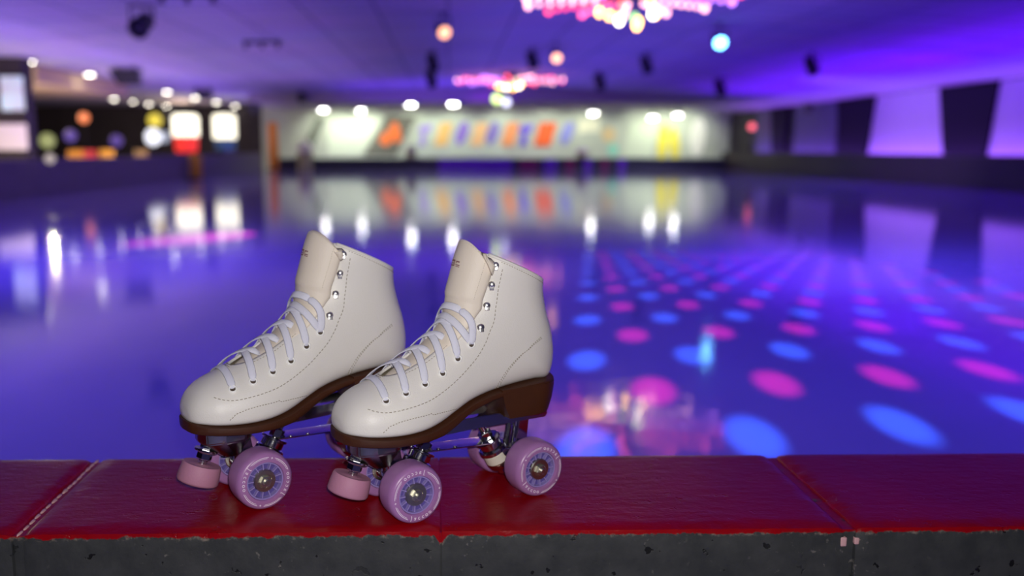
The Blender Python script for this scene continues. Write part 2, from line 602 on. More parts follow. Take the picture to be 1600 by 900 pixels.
    for a, b in zip(path, path[1:]):
        if (b - a).length > 1e-5:
            rod(bm, a, a + (b - a) * .55, .0003, seg=6)
    link('tongue_stitching', bm, M['thread_light'], tongue)
    bm = bmesh.new()
    def patch(i0, i1, a0, a1):
        n = 5
        g = []
        for u in range(n + 1):
            r_ = []
            for v in range(n + 1):
                fi = i0 + (i1 - i0) * u / n
                aa = a0 + (a1 - a0) * v / n
                lo = int(fi); f = fi - lo
                r_.append(bm.verts.new(tpt(lo, aa, .0004).lerp(tpt(min(lo + 1, len(cent) - 1), aa, .0004), f)))
            g.append(r_)
        for A, B in zip(g, g[1:]):
            for v in range(n):
                bm.faces.new((A[v], A[v + 1], B[v + 1], B[v]))
    i0 = 38.2
    patch(i0 + 1.9, i0 + 2.4, -.34, .02); patch(i0, i0 + .5, -.34, .02)          # framed mark
    patch(i0, i0 + 2.4, -.34, -.30); patch(i0, i0 + 2.4, -.02, .02)
    patch(i0 + .95, i0 + 1.35, -.28, -.16); patch(i0 + .95, i0 + 1.35, -.13, -.04)
    patch(i0 + 1.8, i0 + 2.2, .06, .20); patch(i0 + 1.2, i0 + 2.2, .06, .09)      # curl and bars beside it
    patch(i0 + .5, i0 + .9, .06, .22); patch(i0 - .1, i0 + .2, .08, .22)
    link('printed_mark', bm, M['ink'], tongue, smooth=False)
    # ---- laces
    bm = bmesh.new()
    def bulge(k):
        return float(np.interp(k, [6, 10, 10.5, 11.5, 12.5, 14], [0, .0005, .002, .0075, .0120, .0150]))
    def ribbon(a, b, lift, w=.0080, th=.0013, skew=0.0, dip0=True, dip1=True, tuck=False):
        (k0, t0), (k1, t1) = a, b
        N = 22
        ring = []
        pts = []
        for i in range(N + 1):
            u = i / N
            k = k0 + (k1 - k0) * u + skew * math.sin(PI * u)
            t = t0 + (t1 - t0) * u
            p = S(k, t)[0]; n = Sn(k, t if abs(t) > .01 else .01)
            cen = max(0, 1 - abs(t) / .9)
            off = .0011 + lift * math.sin(PI * u) ** .8 + bulge(k) * cen ** .6
            if dip0 and i == 0: off = -.0002
            if dip1 and i == N: off = -.0002
            if tuck and u > .86: off -= .0045 * ((u - .86) / .14) ** 1.5
            pts.append((Vector(p) + Vector(n) * off, Vector(n)))
        for i, (p, n) in enumerate(pts):
            d = (pts[min(i + 1, N)][0] - pts[max(i - 1, 0)][0]).normalized()
            sd = d.cross(n).normalized()
            up = sd.cross(d).normalized()
            ww = w * (.55 if i in (0, N) else .8 if i in (1, N - 1) else 1) / 2
            ring.append([bm.verts.new(p + sd * x * ww + up * z * th / 2) for x, z in ((-1, -.4), (-.8, .8), (0, 1), (.8, .8), (1, -.4), (.8, -1), (-.8, -1))])
        for A, B in zip(ring, ring[1:]):
            for q in range(7):
                bm.faces.new((A[q], A[(q + 1) % 7], B[(q + 1) % 7], B[q]))
        bm.faces.new(ring[0]); bm.faces.new(list(reversed(ring[-1])))
    E_ = EYELETS
    ribbon(E_[0], (E_[0][0] + .1, -E_[0][1]), .0008)
    for i in range(5):
        a, b = E_[i], E_[i + 1]
        edge = theta0(b[0]) * .90
        if i:
            ribbon((a[0], a[1]), (a[0] + .42, -edge), .0026, dip1=False, tuck=True)
        # from the other side, over its edge and under the near one
        ribbon((a[0] + .30, -a[1]), (b[0] + .85, edge * 1.05), .0036, dip1=False, tuck=True)
    ribbon(E_[5], (E_[5][0] - .3, -E_[5][1]), .0024, skew=-.5)
    # loose ends tucked down behind the top crossing
    ribbon((E_[5][0] + .2, -E_[5][1] * .95), (E_[4][0] + .8, -.25), .003, skew=-.2, dip1=False)
    ribbon((E_[5][0], E_[5][1]), (E_[5][0] + .65, theta0(E_[5][0] + .65) * .72), .0025, skew=.4, dip1=False)
    ribbon((E_[5][0], -E_[5][1]), (E_[5][0] + .65, -theta0(E_[5][0] + .65) * .72), .0025, skew=.4, dip1=False)
    bmesh.ops.recalc_face_normals(bm, faces=bm.faces)
    link('lace', bm, M['lace'], root)
    # ---- sole
    bm = bmesh.new()
    rings = []
    ss = -.1205 + .2591 * (1 - np.cos(np.linspace(0, PI, 90))) / 2
    for s in ss[1:-1]:
        w = float(wsole(s)) + .0012
        zt, zb = float(zfeather(s)) + .0012, float(zsole(s))
        h = zt - zb
        rings.append([bm.verts.new((s, y * w, z)) for y, z in
                      ((-.9, zt), (-1, zt - .12 * h), (-1.005, zt - .5 * h), (-.985, zb + .15 * h), (-.93, zb), (0, zb), (.93, zb), (.985, zb + .15 * h), (1.005, zt - .5 * h), (1, zt - .12 * h), (.9, zt), (0, zt))])
    for A, B in zip(rings, rings[1:]):
        for q in range(12):
            bm.faces.new((A[q], A[(q + 1) % 12], B[(q + 1) % 12], B[q]))
    bm.faces.new(rings[0]); bm.faces.new(list(reversed(rings[-1])))
    bmesh.ops.recalc_face_normals(bm, faces=bm.faces)
    link('sole', bm, M['sole'], root, angle=50)
    # ---- heel block
    bm = bmesh.new()
    lv = []
    for f, (sf, sb, sc) in ((0, (-.0400, -.1208, 1.0)), (.12, (-.0405, -.1207, 1.0)), (.5, (-.0440, -.1180, .985)), (.94, (-.0500, -.1125, .96)), (1, (-.0508, -.1112, .94))):
        z = .1125 + (.0832 - .1125) * f
        loop = []
        n = 22
        for j in range(n + 1):
            s = sf + (sb - sf) * (1 - (1 - j / n) ** 2) if j else sf
            rel = (sf - s) / (sf - sb)
            w = .0311 * sc * (1 - max(0, (rel - .55) / .45) ** 2.6) ** .5 if rel < 1 else 0
            loop.append((s, w))
        pts = [(s, w) for s, w in loop] + [(s, -w) for s, w in reversed(loop[:-1])]
        lv.append([bm.verts.new((s, w, z + (.004 * max(0, 1 - f * 3)))) for s, w in pts])
    for A, B in zip(lv, lv[1:]):
        m = len(A)
        for q in range(m):
            bm.faces.new((A[q], A[(q + 1) % m], B[(q + 1) % m], B[q]))
    bm.faces.new(lv[0]); bm.faces.new(list(reversed(lv[-1])))
    bmesh.ops.recalc_face_normals(bm, faces=bm.faces)
    link('heel', bm, M['sole'], root, angle=40)
    # ---- plate
    bm = bmesh.new()
    outline = [(-.1080, .010), (-.1060, .0190), (-.090, .0215), (-.055, .0200), (-.02, .0165), (.03, .0165), (.055, .0230), (.085, .0280), (.105, .0270), (.118, .0200), (.123, .0100)]
    for zt, zb, sc in ((.0832, .0795, 1.0),):
        pts = [(s, w * sc) for s, w in outline] + [(s, -w * sc) for s, w in reversed(outline)]
        zc = lambda s: float(np.interp(s, [.03, .06, .09, .125], [zt, .0790, .0790, .0815]))
        a = [bm.verts.new((s, w, zc(s))) for s, w in pts]
        b = [bm.verts.new((s, w, zc(s) - (zt - zb))) for s, w in pts]
        bm.faces.new(a); bm.faces.new(list(reversed(b)))
        for q in range(len(a)):
            bm.faces.new((a[q], b[q], b[(q + 1) % len(a)], a[(q + 1) % len(a)]))
    bmesh.ops.recalc_face_normals(bm, faces=bm.faces)
    for sd in (1, -1):                              # raised side rails under the arch and the heel
        pts = [(.058, .0800), (.045, .0860), (.010, .0878), (-.045, .0878), (-.050, .0832), (-.104, .0832), (-.107, .0795), (-.104, .0752), (-.02, .0752), (.03, .0735), (.058, .0745)]
        prism(bm, [(s, sd * .0160, z) for s, z in pts], (0, sd * .0032, 0), .0006)
    bmesh.ops.remove_doubles(bm, verts=bm.verts, dist=1e-7)
    plate = link('plate', bm, M['chrome'], root, angle=30)
    bm = bmesh.new()                                # housing under the toe that carries the toe stop
    lo = [(.1010, .0045), (.0985, .0110), (.0900, .0135), (.0830, .0110), (.0810, .0045)]
    hi = [(.1240, .0080), (.1200, .0180), (.1020, .0240), (.0800, .0235), (.0700, .0160)]
    A = [bm.verts.new((s, w, .0785)) for s, w in hi] + [bm.verts.new((s, -w, .0785)) for s, w in reversed(hi)]
    B = [bm.verts.new((s * .96 + .0048, w, .0660)) for s, w in hi] + [bm.verts.new((s * .96 + .0048, -w, .0660)) for s, w in reversed(hi)]
    Cc = [bm.verts.new((s, w, .0475)) for s, w in lo] + [bm.verts.new((s, -w, .0475)) for s, w in reversed(lo)]
    for P_, Q_ in ((A, B), (B, Cc)):
        for q in range(10):
            bm.faces.new((P_[q], P_[(q + 1) % 10], Q_[(q + 1) % 10], Q_[q]))
    bm.faces.new(A); bm.faces.new(list(reversed(Cc)))
    bmesh.ops.recalc_face_normals(bm, faces=bm.faces)
    bmesh.ops.bevel(bm, geom=list(bm.edges), offset=.0012, segments=2, affect='EDGES')
    link('toe_housing', bm, M['chrome_dark'], plate, angle=30)
    bm = bmesh.new()                                # thin brace strip between the trucks
    box(bm, (-.001, 0, .0545), (.084, .026, .0014), .0004, rot=Matrix.Rotation(math.radians(-2.5), 3, 'Y'))
    for s in (.026, .006, -.028):
        lathe(bm, (s, .0095, .0550 + s * .04), (0, 0, 1), [(0, .0024), (.0014, .0020), (.0018, 0)], 12)
    link('brace', bm, M['chrome'], plate, angle=30)
    # ---- trucks
    for sg in (1, -1):
        tk = empty('truck')
        tk.parent = root
        b0 = Vector((sg * .062, 0, .0150)); b1 = Vector((sg * .030, 0, .0730))
        ax = (b1 - b0)
        L = ax.length
        ax.normalize()
        bm = bmesh.new()
        c0 = Vector((sg * .074, 0, .030))
        rod(bm, c0 + Vector((0, -.0255, 0)), c0 + Vector((0, .0255, 0)), .0062, seg=24, bev=.001)
        for sd in (1, -1):
            rod(bm, c0 + Vector((0, sd * .0250, 0)), c0 + Vector((0, sd * .0320, 0)), .0085, .0068, seg=24, bev=.0008)
            rod(bm, c0 + Vector((0, sd * .012, .003)), b0 + ax * .031 + Vector((sg * .004, sd * .006, 0)), .0060, .0070, seg=14)
        lathe(bm, b0 + ax * .0285, ax, [(0, .009), (0, .0140), (.0012, .0155), (.0050, .0155), (.0062, .0140), (.0062, .009), (0, .009)], 32)
        rod(bm, c0 + Vector((-sg * .001, 0, .003)), (sg * .0800, 0, .0700), .0070, .0048, seg=18, bev=.001)
        rod(bm, (sg * .0790, 0, .0640), (sg * .0810, 0, .0790), .0085, .0100, seg=20, bev=.001)
        for sd in (1, -1):
            prism(bm, [(sg * .066, sd * .0125, .033), (sg * .082, sd * .0125, .033), (sg * .087, sd * .0125, .076), (sg * .074, sd * .0125, .076)], (0, -sd * .004, 0), .0008)
        link('hanger', bm, M['chrome'], tk, angle=35)
        bm = bmesh.new()
        lathe(bm, b0 + ax * .0165, ax, [(0, 0), (0, .0125), (.001, .0138), (.0110, .0138), (.012, .0125), (.012, 0)], 32)
        link('cushion', bm, M['cushion'], tk, angle=40)
        bm = bmesh.new()
        lathe(bm, b0 + ax * .0065, ax, [(0, 0), (0, .0090), (.0020, .0120), (.0080, .0138), (.0098, .0134), (.0098, 0)], 32)
        link('cushion_cup', bm, M['brass'], tk, angle=35)
        bm = bmesh.new()
        lathe(bm, b0 + ax * .0350, ax, [(0, 0), (0, .0110), (.001, .0122), (.0070, .0122), (.008, .0110), (.008, 0)], 32)
        lathe(bm, b0 + ax * .043, ax, [(0, 0), (0, .0135), (.0008, .0145), (.0022, .0145), (.003, .0135), (.003, 0)], 32)
        lathe(bm, b0 + ax * .047, ax, [(0, 0), (0, .0075), (.0080, .0075), (.0088, .0068), (.0088, 0)], 6, .2)
        lathe(bm, b0 - ax * .001, ax, [(0, 0), (0, .0060), (.0008, .0068), (.0068, .0068), (.0076, .0060), (.0076, 0)], 6, .5)
        rod(bm, b0 - ax * .002, b0 + ax * (L + .006), .0040, seg=16)
        link('kingpin', bm, M['chrome'], tk, angle=30)
    # ---- toe stop
    ts = empty('toe_stop')
    ts.parent = root
    a0 = Vector((.1265, 0, .0235)); tx = Vector((-.33, 0, .944)).normalized()
    bm = bmesh.new()
    lathe(bm, a0 - tx * .001, tx, [(0, 0), (.0000, .0180), (.0012, .0206), (.0032, .0216), (.0120, .0210), (.0190, .0200), (.0205, .0192), (.0205, .0172), (.0194, .0120), (.0200, .0100), (.0200, 0)], 48)
    link('rubber', bm, M['stop'], ts, angle=50)
    bm = bmesh.new()
    rod(bm, a0 + tx * .018, a0 + tx * .046, .0040, seg=18)
    for q in range(9):
        lathe(bm, a0 + tx * (.0195 + q * .0017), tx, [(0, .0038), (.0005, .0047), (.0011, .0047), (.0016, .0038)], 18)
    link('stem', bm, M['chrome'], ts, angle=30)
    bm = bmesh.new()
    lathe(bm, a0 + tx * .0245, tx, [(0, .0040), (0, .0072), (.0008, .0080), (.0062, .0080), (.0070, .0072), (.0070, .0040)], 6, .35)
    lathe(bm, a0 + tx * .0325, tx, [(0, .0040), (0, .0115), (.0008, .0122), (.0018, .0122), (.0026, .0115), (.0026, .0040)], 28)
    lathe(bm, a0 + tx * .0355, tx, [(0, .0040), (0, .0070), (.0060, .0070), (.0060, .0040)], 6, .1)
    link('lock_nut', bm, M['chrome'], ts, angle=30)
    # ---- wheels
    i = 0
    for sx in (1, -1):
        for sy in (1, -1):
            w = copy_tree(WHEEL, root)
            w.location = (sx * .074, sy * .0400, .0300)
            m = Matrix.Rotation(0 if sy > 0 else PI, 4, 'Z') @ Matrix.Rotation(wheel_turn[i], 4, 'Y')
            w.rotation_euler = m.to_euler()
            i += 1
    return root

WHEEL = make_wheel()
make_skate('roller_skate', LOC_A, ROT_A, 'white high-top roller skate on the red ledge, in front, overlapping the heel of the other',
           'pair of white roller skates on the ledge',   .0060, .026, [-PI / 2 + .15, 2.0, -2.2, .8])
make_skate('roller_skate', LOC_B, ROT_B, 'white high-top roller skate on the red ledge, its heel hidden behind the other skate',
           'pair of white roller skates on the ledge', .0060, .020, [2.85, .4, 1.1, 2.4], lean=.003).scale = (1.025, 1.025, 1.025)
def purge(o):
    for ch in list(o.children):
        purge(ch)
    bpy.data.objects.remove(o)
purge(WHEEL)

# ------------------------------------------------------------------ the painted block ledge in front
def ledge_material():
    k = NT('painted_block')
    tc = k.n('ShaderNodeTexCoord')
    P = tc.outputs['Object']
    sep = k.n('ShaderNodeSeparateXYZ'); k.l(P, sep.inputs[0])
    def nz(scale, det=4.0, rough=.6, v=P):
        n_ = k.n('ShaderNodeTexNoise', i_Scale=scale, i_Detail=det, i_Roughness=rough)
        k.l(v, n_.inputs['Vector'])
        return n_.outputs['Fac']
    def math_(op, a, b=None, c=None):
        n_ = k.n('ShaderNodeMath', operation=op)
        for i_, x_ in enumerate((a, b, c)):
            if x_ is None: continue
            if isinstance(x_, (int, float)): n_.inputs[i_].default_value = x_
            else: k.l(x_, n_.inputs[i_])
        return n_.outputs[0]
    def mix(f, a, b):
        n_ = k.n('ShaderNodeMix', data_type='RGBA')
        if isinstance(f, (int, float)): n_.inputs[0].default_value = f
        else: k.l(f, n_.inputs[0])
        for i_, x_ in ((6, a), (7, b)):
            if isinstance(x_, tuple): n_.inputs[i_].default_value = x_
            else: k.l(x_, n_.inputs[i_])
        return n_.outputs[2]
    def ramp(x, lo, hi):
        n_ = k.n('ShaderNodeMapRange', clamp=True)
        k.l(x, n_.inputs[0])
        n_.inputs[1].default_value = lo; n_.inputs[2].default_value = hi
        return n_.outputs[0]
    z = sep.outputs['Z']
    jag = math_('MULTIPLY_ADD', nz(55, 5, .7), .012, -.0125)      # the paint line wanders along the edge
    drip = math_('MULTIPLY', math_('MAXIMUM', math_('SUBTRACT', 1.0, math_('MULTIPLY', math_('ABSOLUTE', math_('ADD', sep.outputs['X'], .007)), 150.0)), 0.0), .009)
    jag = math_('SUBTRACT', jag, drip)
    d = math_('SUBTRACT', math_('SUBTRACT', z, LZ), jag)
    red = ramp(d, -.0006, .0006)
    grey = mix(ramp(nz(30), .35, .7), srgb(46, 48, 50), srgb(62, 63, 64))
    vor = k.n('ShaderNodeTexVoronoi', i_Scale=38.0); k.l(P, vor.inputs['Vector'])
    spk = math_('MULTIPLY', ramp(nz(95, 3, .6), .64, .70), ramp(nz(7, 2), .44, .60))
    grey = mix(math_('MULTIPLY', spk, .8), grey, srgb(112, 108, 104))
    pit = math_('MULTIPLY', ramp(nz(52, 3, .55), .645, .665), ramp(nz(5, 1), .34, .46))
    grey = mix(pit, grey, srgb(9, 9, 10))
    redc = mix(ramp(nz(9, 3), .3, .75), srgb(134, 1, 12), srgb(150, 4, 16))
    base = mix(red, grey, redc)
    band = math_('MULTIPLY', ramp(d, -.0032, -.0010), math_('SUBTRACT', 1.0, ramp(d, -.0006, .0012)))
    chip = math_('MULTIPLY', band, ramp(nz(120, 4, .7), .50, .70))
    base = mix(chip, base, srgb(128, 116, 106))
    k.l(base, k.b.inputs['Base Color'])
    rg = k.n('ShaderNodeMix', data_type='FLOAT')
    k.l(red, rg.inputs[0]); rg.inputs[2].default_value = .55; rg.inputs[3].default_value = .30
    k.l(rg.outputs[0], k.b.inputs['Roughness'])
    k.b.inputs['Specular IOR Level'].default_value = .34
    hb = math_('ADD', math_('MULTIPLY', nz(42, 5, .65), .6), math_('MULTIPLY', nz(260, 2), .14))
    hb = math_('SUBTRACT', hb, math_('MULTIPLY', pit, .6))
    mp = k.n('ShaderNodeMapping'); k.l(P, mp.inputs[0]); mp.inputs['Scale'].default_value = (9, 26, 9)
    hb = math_('ADD', hb, math_('MULTIPLY', nz(4.0, 3, .5, mp.outputs[0]), .5))
    bp = k.n('ShaderNodeBump', i_Strength=.55, i_Distance=.0022)
    k.l(hb, bp.inputs['Height'])
    k.l(bp.outputs['Normal'], k.b.inputs['Normal'])
    return k.m
def build_ledge():
    bm = bmesh.new()
    joints = [-1.25, -.83, -.4205, -.0070, .4000, .8130, 1.225]
    D0, D1 = 0.0, .2185
    for x0, x1 in zip(joints, joints[1:]):
        gl = .0042 if abs(x0 + .0070) > .001 else .0005
        gr = .0042 if abs(x1 + .0070) > .001 else .0005
        for zt, zb in ((LZ, LZ - .205), (LZ - .211, LZ - .416), (LZ - .422, 0.0)):
            nx, ny, nzz = 56, 26, 22
            n0 = len(bm.verts)
            r = bmesh.ops.create_cube(bm, size=1.0)
            vs = r['verts']
            top = zt == LZ
            for v in vs:
                v.co = Vector(((x0 + gl if v.co.x < 0 else x1 - gr), (D0 if v.co.y < 0 else D1), (zb if v.co.z < 0 else zt)))
            if top:
                es = set(e for v in vs for e in v.link_edges)
                ex = [e for e in es if abs((e.verts[0].co - e.verts[1].co).x) > .1]
                ey = [e for e in es if abs((e.verts[0].co - e.verts[1].co).y) > .1]
                ez = [e for e in es if abs((e.verts[0].co - e.verts[1].co).z) > .1]
                bmesh.ops.subdivide_edges(bm, edges=ex, cuts=nx, use_grid_fill=True)
                fs = [e for e in bm.edges if e.verts[0].index == -1 or True]
                bm.verts.ensure_lookup_table()
                my = set(bm.verts[n0:])
                ey = [e for e in bm.edges if e.verts[0] in my and abs((e.verts[0].co - e.verts[1].co).y) > .1]
                bmesh.ops.subdivide_edges(bm, edges=ey, cuts=ny, use_grid_fill=True)
                bm.verts.ensure_lookup_table()
                my = set(bm.verts[n0:])
                ez = [e for e in bm.edges if e.verts[0] in my and abs((e.verts[0].co - e.verts[1].co).z) > .1]
                bmesh.ops.subdivide_edges(bm, edges=ez, cuts=nzz, use_grid_fill=True)
                bm.verts.ensure_lookup_table()
                for v in bm.verts[n0:]:
                    c = v.co
                    # rounded arrises: inset towards an inner box
                    R = .0095
                    Rl, Rr = (.0095 if abs(x0 + .0070) > .001 else .003), (.0095 if abs(x1 + .0070) > .001 else .003)
                    q = Vector((min(max(c.x, x0 + gl + Rl), x1 - gr - Rr), min(max(c.y, D0 + R * .7), D1 - R), min(c.z, zt - R)))
                    dv = c - q
                    if c.z < zt - R:
                        dv.z = 0; q.z = c.z
                    if dv.length > 1e-6:
                        mx_ = max(abs(dv.x), abs(dv.y), abs(dv.z))
                        v.co = q + dv.normalized() * mx_
                    p = v.co
                    nn = noise.noise(Vector((p.x * 60, p.y * 60, p.z * 60))) + .5 * noise.noise(Vector((p.x * 140, p.y * 140, p.z * 140)))
                    if c.y <= D0 + .012 and c.z > zt - .025:
                        v.co.y += abs(nn) * .0030; v.co.z -= abs(nn) * .0022
                    elif c.z > zt - .001 and min(c.x - x0, x1 - c.x) < .014:
                        v.co.z -= abs(nn) * .003
    # mortar core that fills the joints
    box(bm, ((joints[0] + joints[-1]) / 2, (D0 + D1) / 2, (LZ - .0050) / 2), (joints[-1] - joints[0] - .02, D1 - .010, LZ - .0050))
    # light filler squeezed out at the joint on the right, and the pale bead along the joint on the left
    bmesh.ops.recalc_face_normals(bm, faces=bm.faces)
    o = link('wall_front', bm, ledge_material(), angle=40)
    o.rotation_euler = (0, 0, math.radians(1.15))
    o.location = (0, .8325, 0)
    struct(o)
    bm = bmesh.new()
    for i in range(16):
        y = .004 + i * .0136
        lathe(bm, (-.4215 + random.uniform(-.0006, .0006), y, LZ - .0052), (0, 1, 0), [(0, 0), (.003, .0016), (.010, .0022 + random.uniform(-.0005, .0005)), (.0165, 0)], 8)
    for i, (dx, w, h) in enumerate(((-.0062, .0062, .0095), (.0070, .0050, .0070), (.0110, .0030, .005))):
        box(bm, (.4000 + dx, .0035, LZ - .0140 - h * .3), (w, .005, h), .0014)
    b = link('trim_1', bm, plain('pale_mortar', srgb(206, 160, 164), .5, bump=.5, bscale=300), None)
    b.rotation_euler = o.rotation_euler; b.location = o.location
    struct(b)
build_ledge()

# ------------------------------------------------------------------ the rink
XL, XR, YF = -8.6, 13.9, 43.0
def floor_material():
    k = NT('rink_floor')
    tc = k.n('ShaderNodeTexCoord')
    n1 = k.n('ShaderNodeTexNoise', i_Scale=.35, i_Detail=5.0)
    k.l(tc.outputs['Object'], n1.inputs['Vector'])
    mx = k.n('ShaderNodeMix', data_type='RGBA')
    mx.inputs[6].default_value = srgb(140, 134, 190); mx.inputs[7].default_value = srgb(160, 154, 208)
    k.l(n1.outputs['Fac'], mx.inputs[0])
    k.l(mx.outputs[2], k.b.inputs['Base Color'])
    k.b.inputs['Roughness'].default_value = .07
    k.b.inputs['Specular IOR Level'].default_value = .5
    n2 = k.n('ShaderNodeTexNoise', i_Scale=7.0, i_Detail=3.0)
    k.l(tc.outputs['Object'], n2.inputs['Vector'])
    bp = k.n('ShaderNodeBump', i_Strength=.12, i_Distance=.01)
    k.l(n2.outputs['Fac'], bp.inputs['Height'])
    k.l(bp.outputs['Normal'], k.b.inputs['Normal'])
    return k.m
bm = bmesh.new()
box(bm, (-3, 20, -.05), (44, 50, .10))
struct(link('floor', bm, floor_material(), smooth=False))

RIDGE = 2.7
def zceil(x):
    if x < -9.5: return 3.10
    if x < RIDGE: return 3.10 + (3.46 - 3.10) * (x + 9.5) / (RIDGE + 9.5)
    return 3.46 + (2.70 - 3.46) * (x - RIDGE) / (XR - RIDGE)
def ceiling_material():
    k = NT('ceiling_tiles')
    tc = k.n('ShaderNodeTexCoord')
    br = k.n('ShaderNodeTexBrick', offset=0.0, i_Scale=1.0)
    br.inputs['Color1'].default_value = srgb(206, 200, 206); br.inputs['Color2'].default_value = srgb(190, 186, 194); br.inputs['Mortar'].default_value = srgb(120, 116, 130)
    br.inputs['Mortar Size'].default_value = .02; br.inputs['Brick Width'].default_value = 1.22; br.inputs['Row Height'].default_value = .61
    k.l(tc.outputs['Object'], br.inputs['Vector'])
    n1 = k.n('ShaderNodeTexNoise', i_Scale=.5, i_Detail=4.0)
    k.l(tc.outputs['Object'], n1.inputs['Vector'])
    mx = k.n('ShaderNodeMix', data_type='RGBA', blend_type='MULTIPLY'); mx.inputs[0].default_value = .35
    k.l(br.outputs['Color'], mx.inputs[6]); k.l(n1.outputs['Color'], mx.inputs[7])
    k.l(mx.outputs[2], k.b.inputs['Base Color'])
    k.b.inputs['Roughness'].default_value = .9
    return k.m
bm = bmesh.new()
xs = [-25, -9.5, RIDGE, XR + .2]
lo = [[bm.verts.new((x, y, zceil(min(x, XR)))) for x in xs] for y in (-5, 45)]
up = [[bm.verts.new((x, y, 3.9)) for x in xs] for y in (-5, 45)]
for i in range(3):
    bm.faces.new((lo[0][i], lo[1][i], lo[1][i + 1], lo[0][i + 1]))
    bm.faces.new((up[0][i], up[0][i + 1], up[1][i + 1], up[1][i]))
    for j in (0, 1):
        bm.faces.new((lo[j][i], lo[j][i + 1], up[j][i + 1], up[j][i]))
for i in (0, 3):
    bm.faces.new((lo[0][i], lo[1][i], up[1][i], up[0][i]))
bmesh.ops.recalc_face_normals(bm, faces=bm.faces)
struct(link('ceiling', bm, ceiling_material(), smooth=False))

M['wall_sage'] = plain('sage_wall', srgb(196, 206, 184), .8, vary=.08, vscale=1.5)
M['wall_dark'] = plain('dark_wall', srgb(58, 52, 56), .85, vary=.3, vscale=1)
M['wall_navy'] = plain('navy_board', srgb(42, 42, 66), .5, vary=.2, vscale=2)
M['wall_plum'] = plain('plum_board', srgb(40, 22, 48), .6, vary=.2, vscale=2)
M['violet_board'] = plain('violet_board', srgb(96, 32, 190), .5, vary=.15, vscale=2)  # violet light on the far kick wall, put into a colour
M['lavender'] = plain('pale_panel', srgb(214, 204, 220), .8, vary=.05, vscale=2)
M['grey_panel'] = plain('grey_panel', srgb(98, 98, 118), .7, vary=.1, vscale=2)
M['drape'] = plain('drape_cloth', srgb(12, 10, 22), .95)
M['slate'] = plain('slate_carpet', srgb(128, 122, 134), .9, vary=.15, vscale=3)
def structbox(name, c, s, mat, bev=0.0):
    bm = bmesh.new()
    box(bm, c, s, bev)
    return struct(link(name, bm, mat, smooth=False))
# far wall behind the rink, the side walls, the dark hall on the left
structbox('wall_back', (2.6, YF + 2.1, 1.55), (23.6, .2, 3.1), M['wall_sage'])
structbox('wall_back_hall', (-17, YF + 2.1, 1.55), (15.6, .2, 3.1), M['wall_dark'])
structbox('wall_left', (-24.9, 20, 1.55), (.2, 50, 3.1), M['wall_dark'])
structbox('wall_right', (XR + .15, 20, 1.40), (.2, 50, 2.8), M['wall_plum'])
# dropped soffit over the far end
bm = bmesh.new()
prism(bm, [(XL + .6, 36.6, 2.86), (XR - 2.9, 36.6, 2.86), (RIDGE, 36.6, 3.44), (XL + .6, 36.6, 3.12)], (0, 8.35, 0))
struct(link('trim_2', bm, plain('soffit_paint', srgb(176, 168, 160), .85), smooth=False))
# kick walls round the floor
structbox('wall_kick_left', (XL - .1, 22.5, .39), (.2, 38.5, .78), M['slate'], .02)
structbox('wall_kick_right', (13.25, 22.5, .42), (.2, 42, .84), M['wall_plum'], .02)
structbox('wall_kick_back', (2.6, YF, .27), (21.4, .2, .54), M['wall_navy'], .02)
for i, (x0, x1) in enumerate(((685, 800), (812, 840), (850, 870), (884, 898), (912, 925), (940, 950), (966, 978))):  # violet and red spots of light on the kick wall, painted as boards
    a, b = at(x0, 255, YF - .13), at(x1, 255, YF - .13)
    structbox('trim_%d' % (3 + i), ((a.x + b.x) / 2, YF - .12, .27), (b.x - a.x, .05, .50), M['violet_board'] if i % 2 == 0 else plain('red_board', srgb(120, 20, 90), .5), .01)

# right wall: pale panels between slanted dark drapes
def slab(name, pts, thick, mat, bev=.01):
    bm = bmesh.new()
    prism(bm, pts, thick, bev)
    return link(name, bm, mat, smooth=False)
def rw(px, py):                                   # point on the right wall seen at that direction
    r = ray(px, py)
    return EYE + r * ((XR + .02) / r.x)
n_ = 0
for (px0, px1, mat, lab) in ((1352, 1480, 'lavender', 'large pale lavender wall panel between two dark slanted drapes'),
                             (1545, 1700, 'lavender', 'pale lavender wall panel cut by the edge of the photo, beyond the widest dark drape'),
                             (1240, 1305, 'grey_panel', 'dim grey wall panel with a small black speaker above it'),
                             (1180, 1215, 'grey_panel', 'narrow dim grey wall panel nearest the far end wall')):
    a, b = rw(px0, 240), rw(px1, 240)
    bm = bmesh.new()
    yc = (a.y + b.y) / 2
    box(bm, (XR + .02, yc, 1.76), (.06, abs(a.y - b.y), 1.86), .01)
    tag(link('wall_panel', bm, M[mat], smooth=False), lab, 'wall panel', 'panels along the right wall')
for (t0, t1, b0, b1, lab) in ((1466, 1556, 1480, 1546, 'widest dark slanted wall drape between the two pale lavender panels'),
                              (1308, 1366, 1316, 1358, 'dark slanted wall drape between grey panel and large lavender panel'),
                              (1205, 1232, 1210, 1230, 'narrow dark wall drape between the two dim grey panels')):
    pts = [rw(t0, 240), rw(t1, 240), rw(b1, 240), rw(b0, 240)]
    P4 = [Vector((XR - .12, pts[0].y, zceil(XR) - .02)), Vector((XR - .12, pts[1].y, zceil(XR) - .02)), Vector((XR - .12, pts[2].y, .84)), Vector((XR - .12, pts[3].y, .84))]
    tag(slab('drape', P4, (.1, 0, 0), M['drape']), lab, 'drape', 'dark drapes along the right wall')

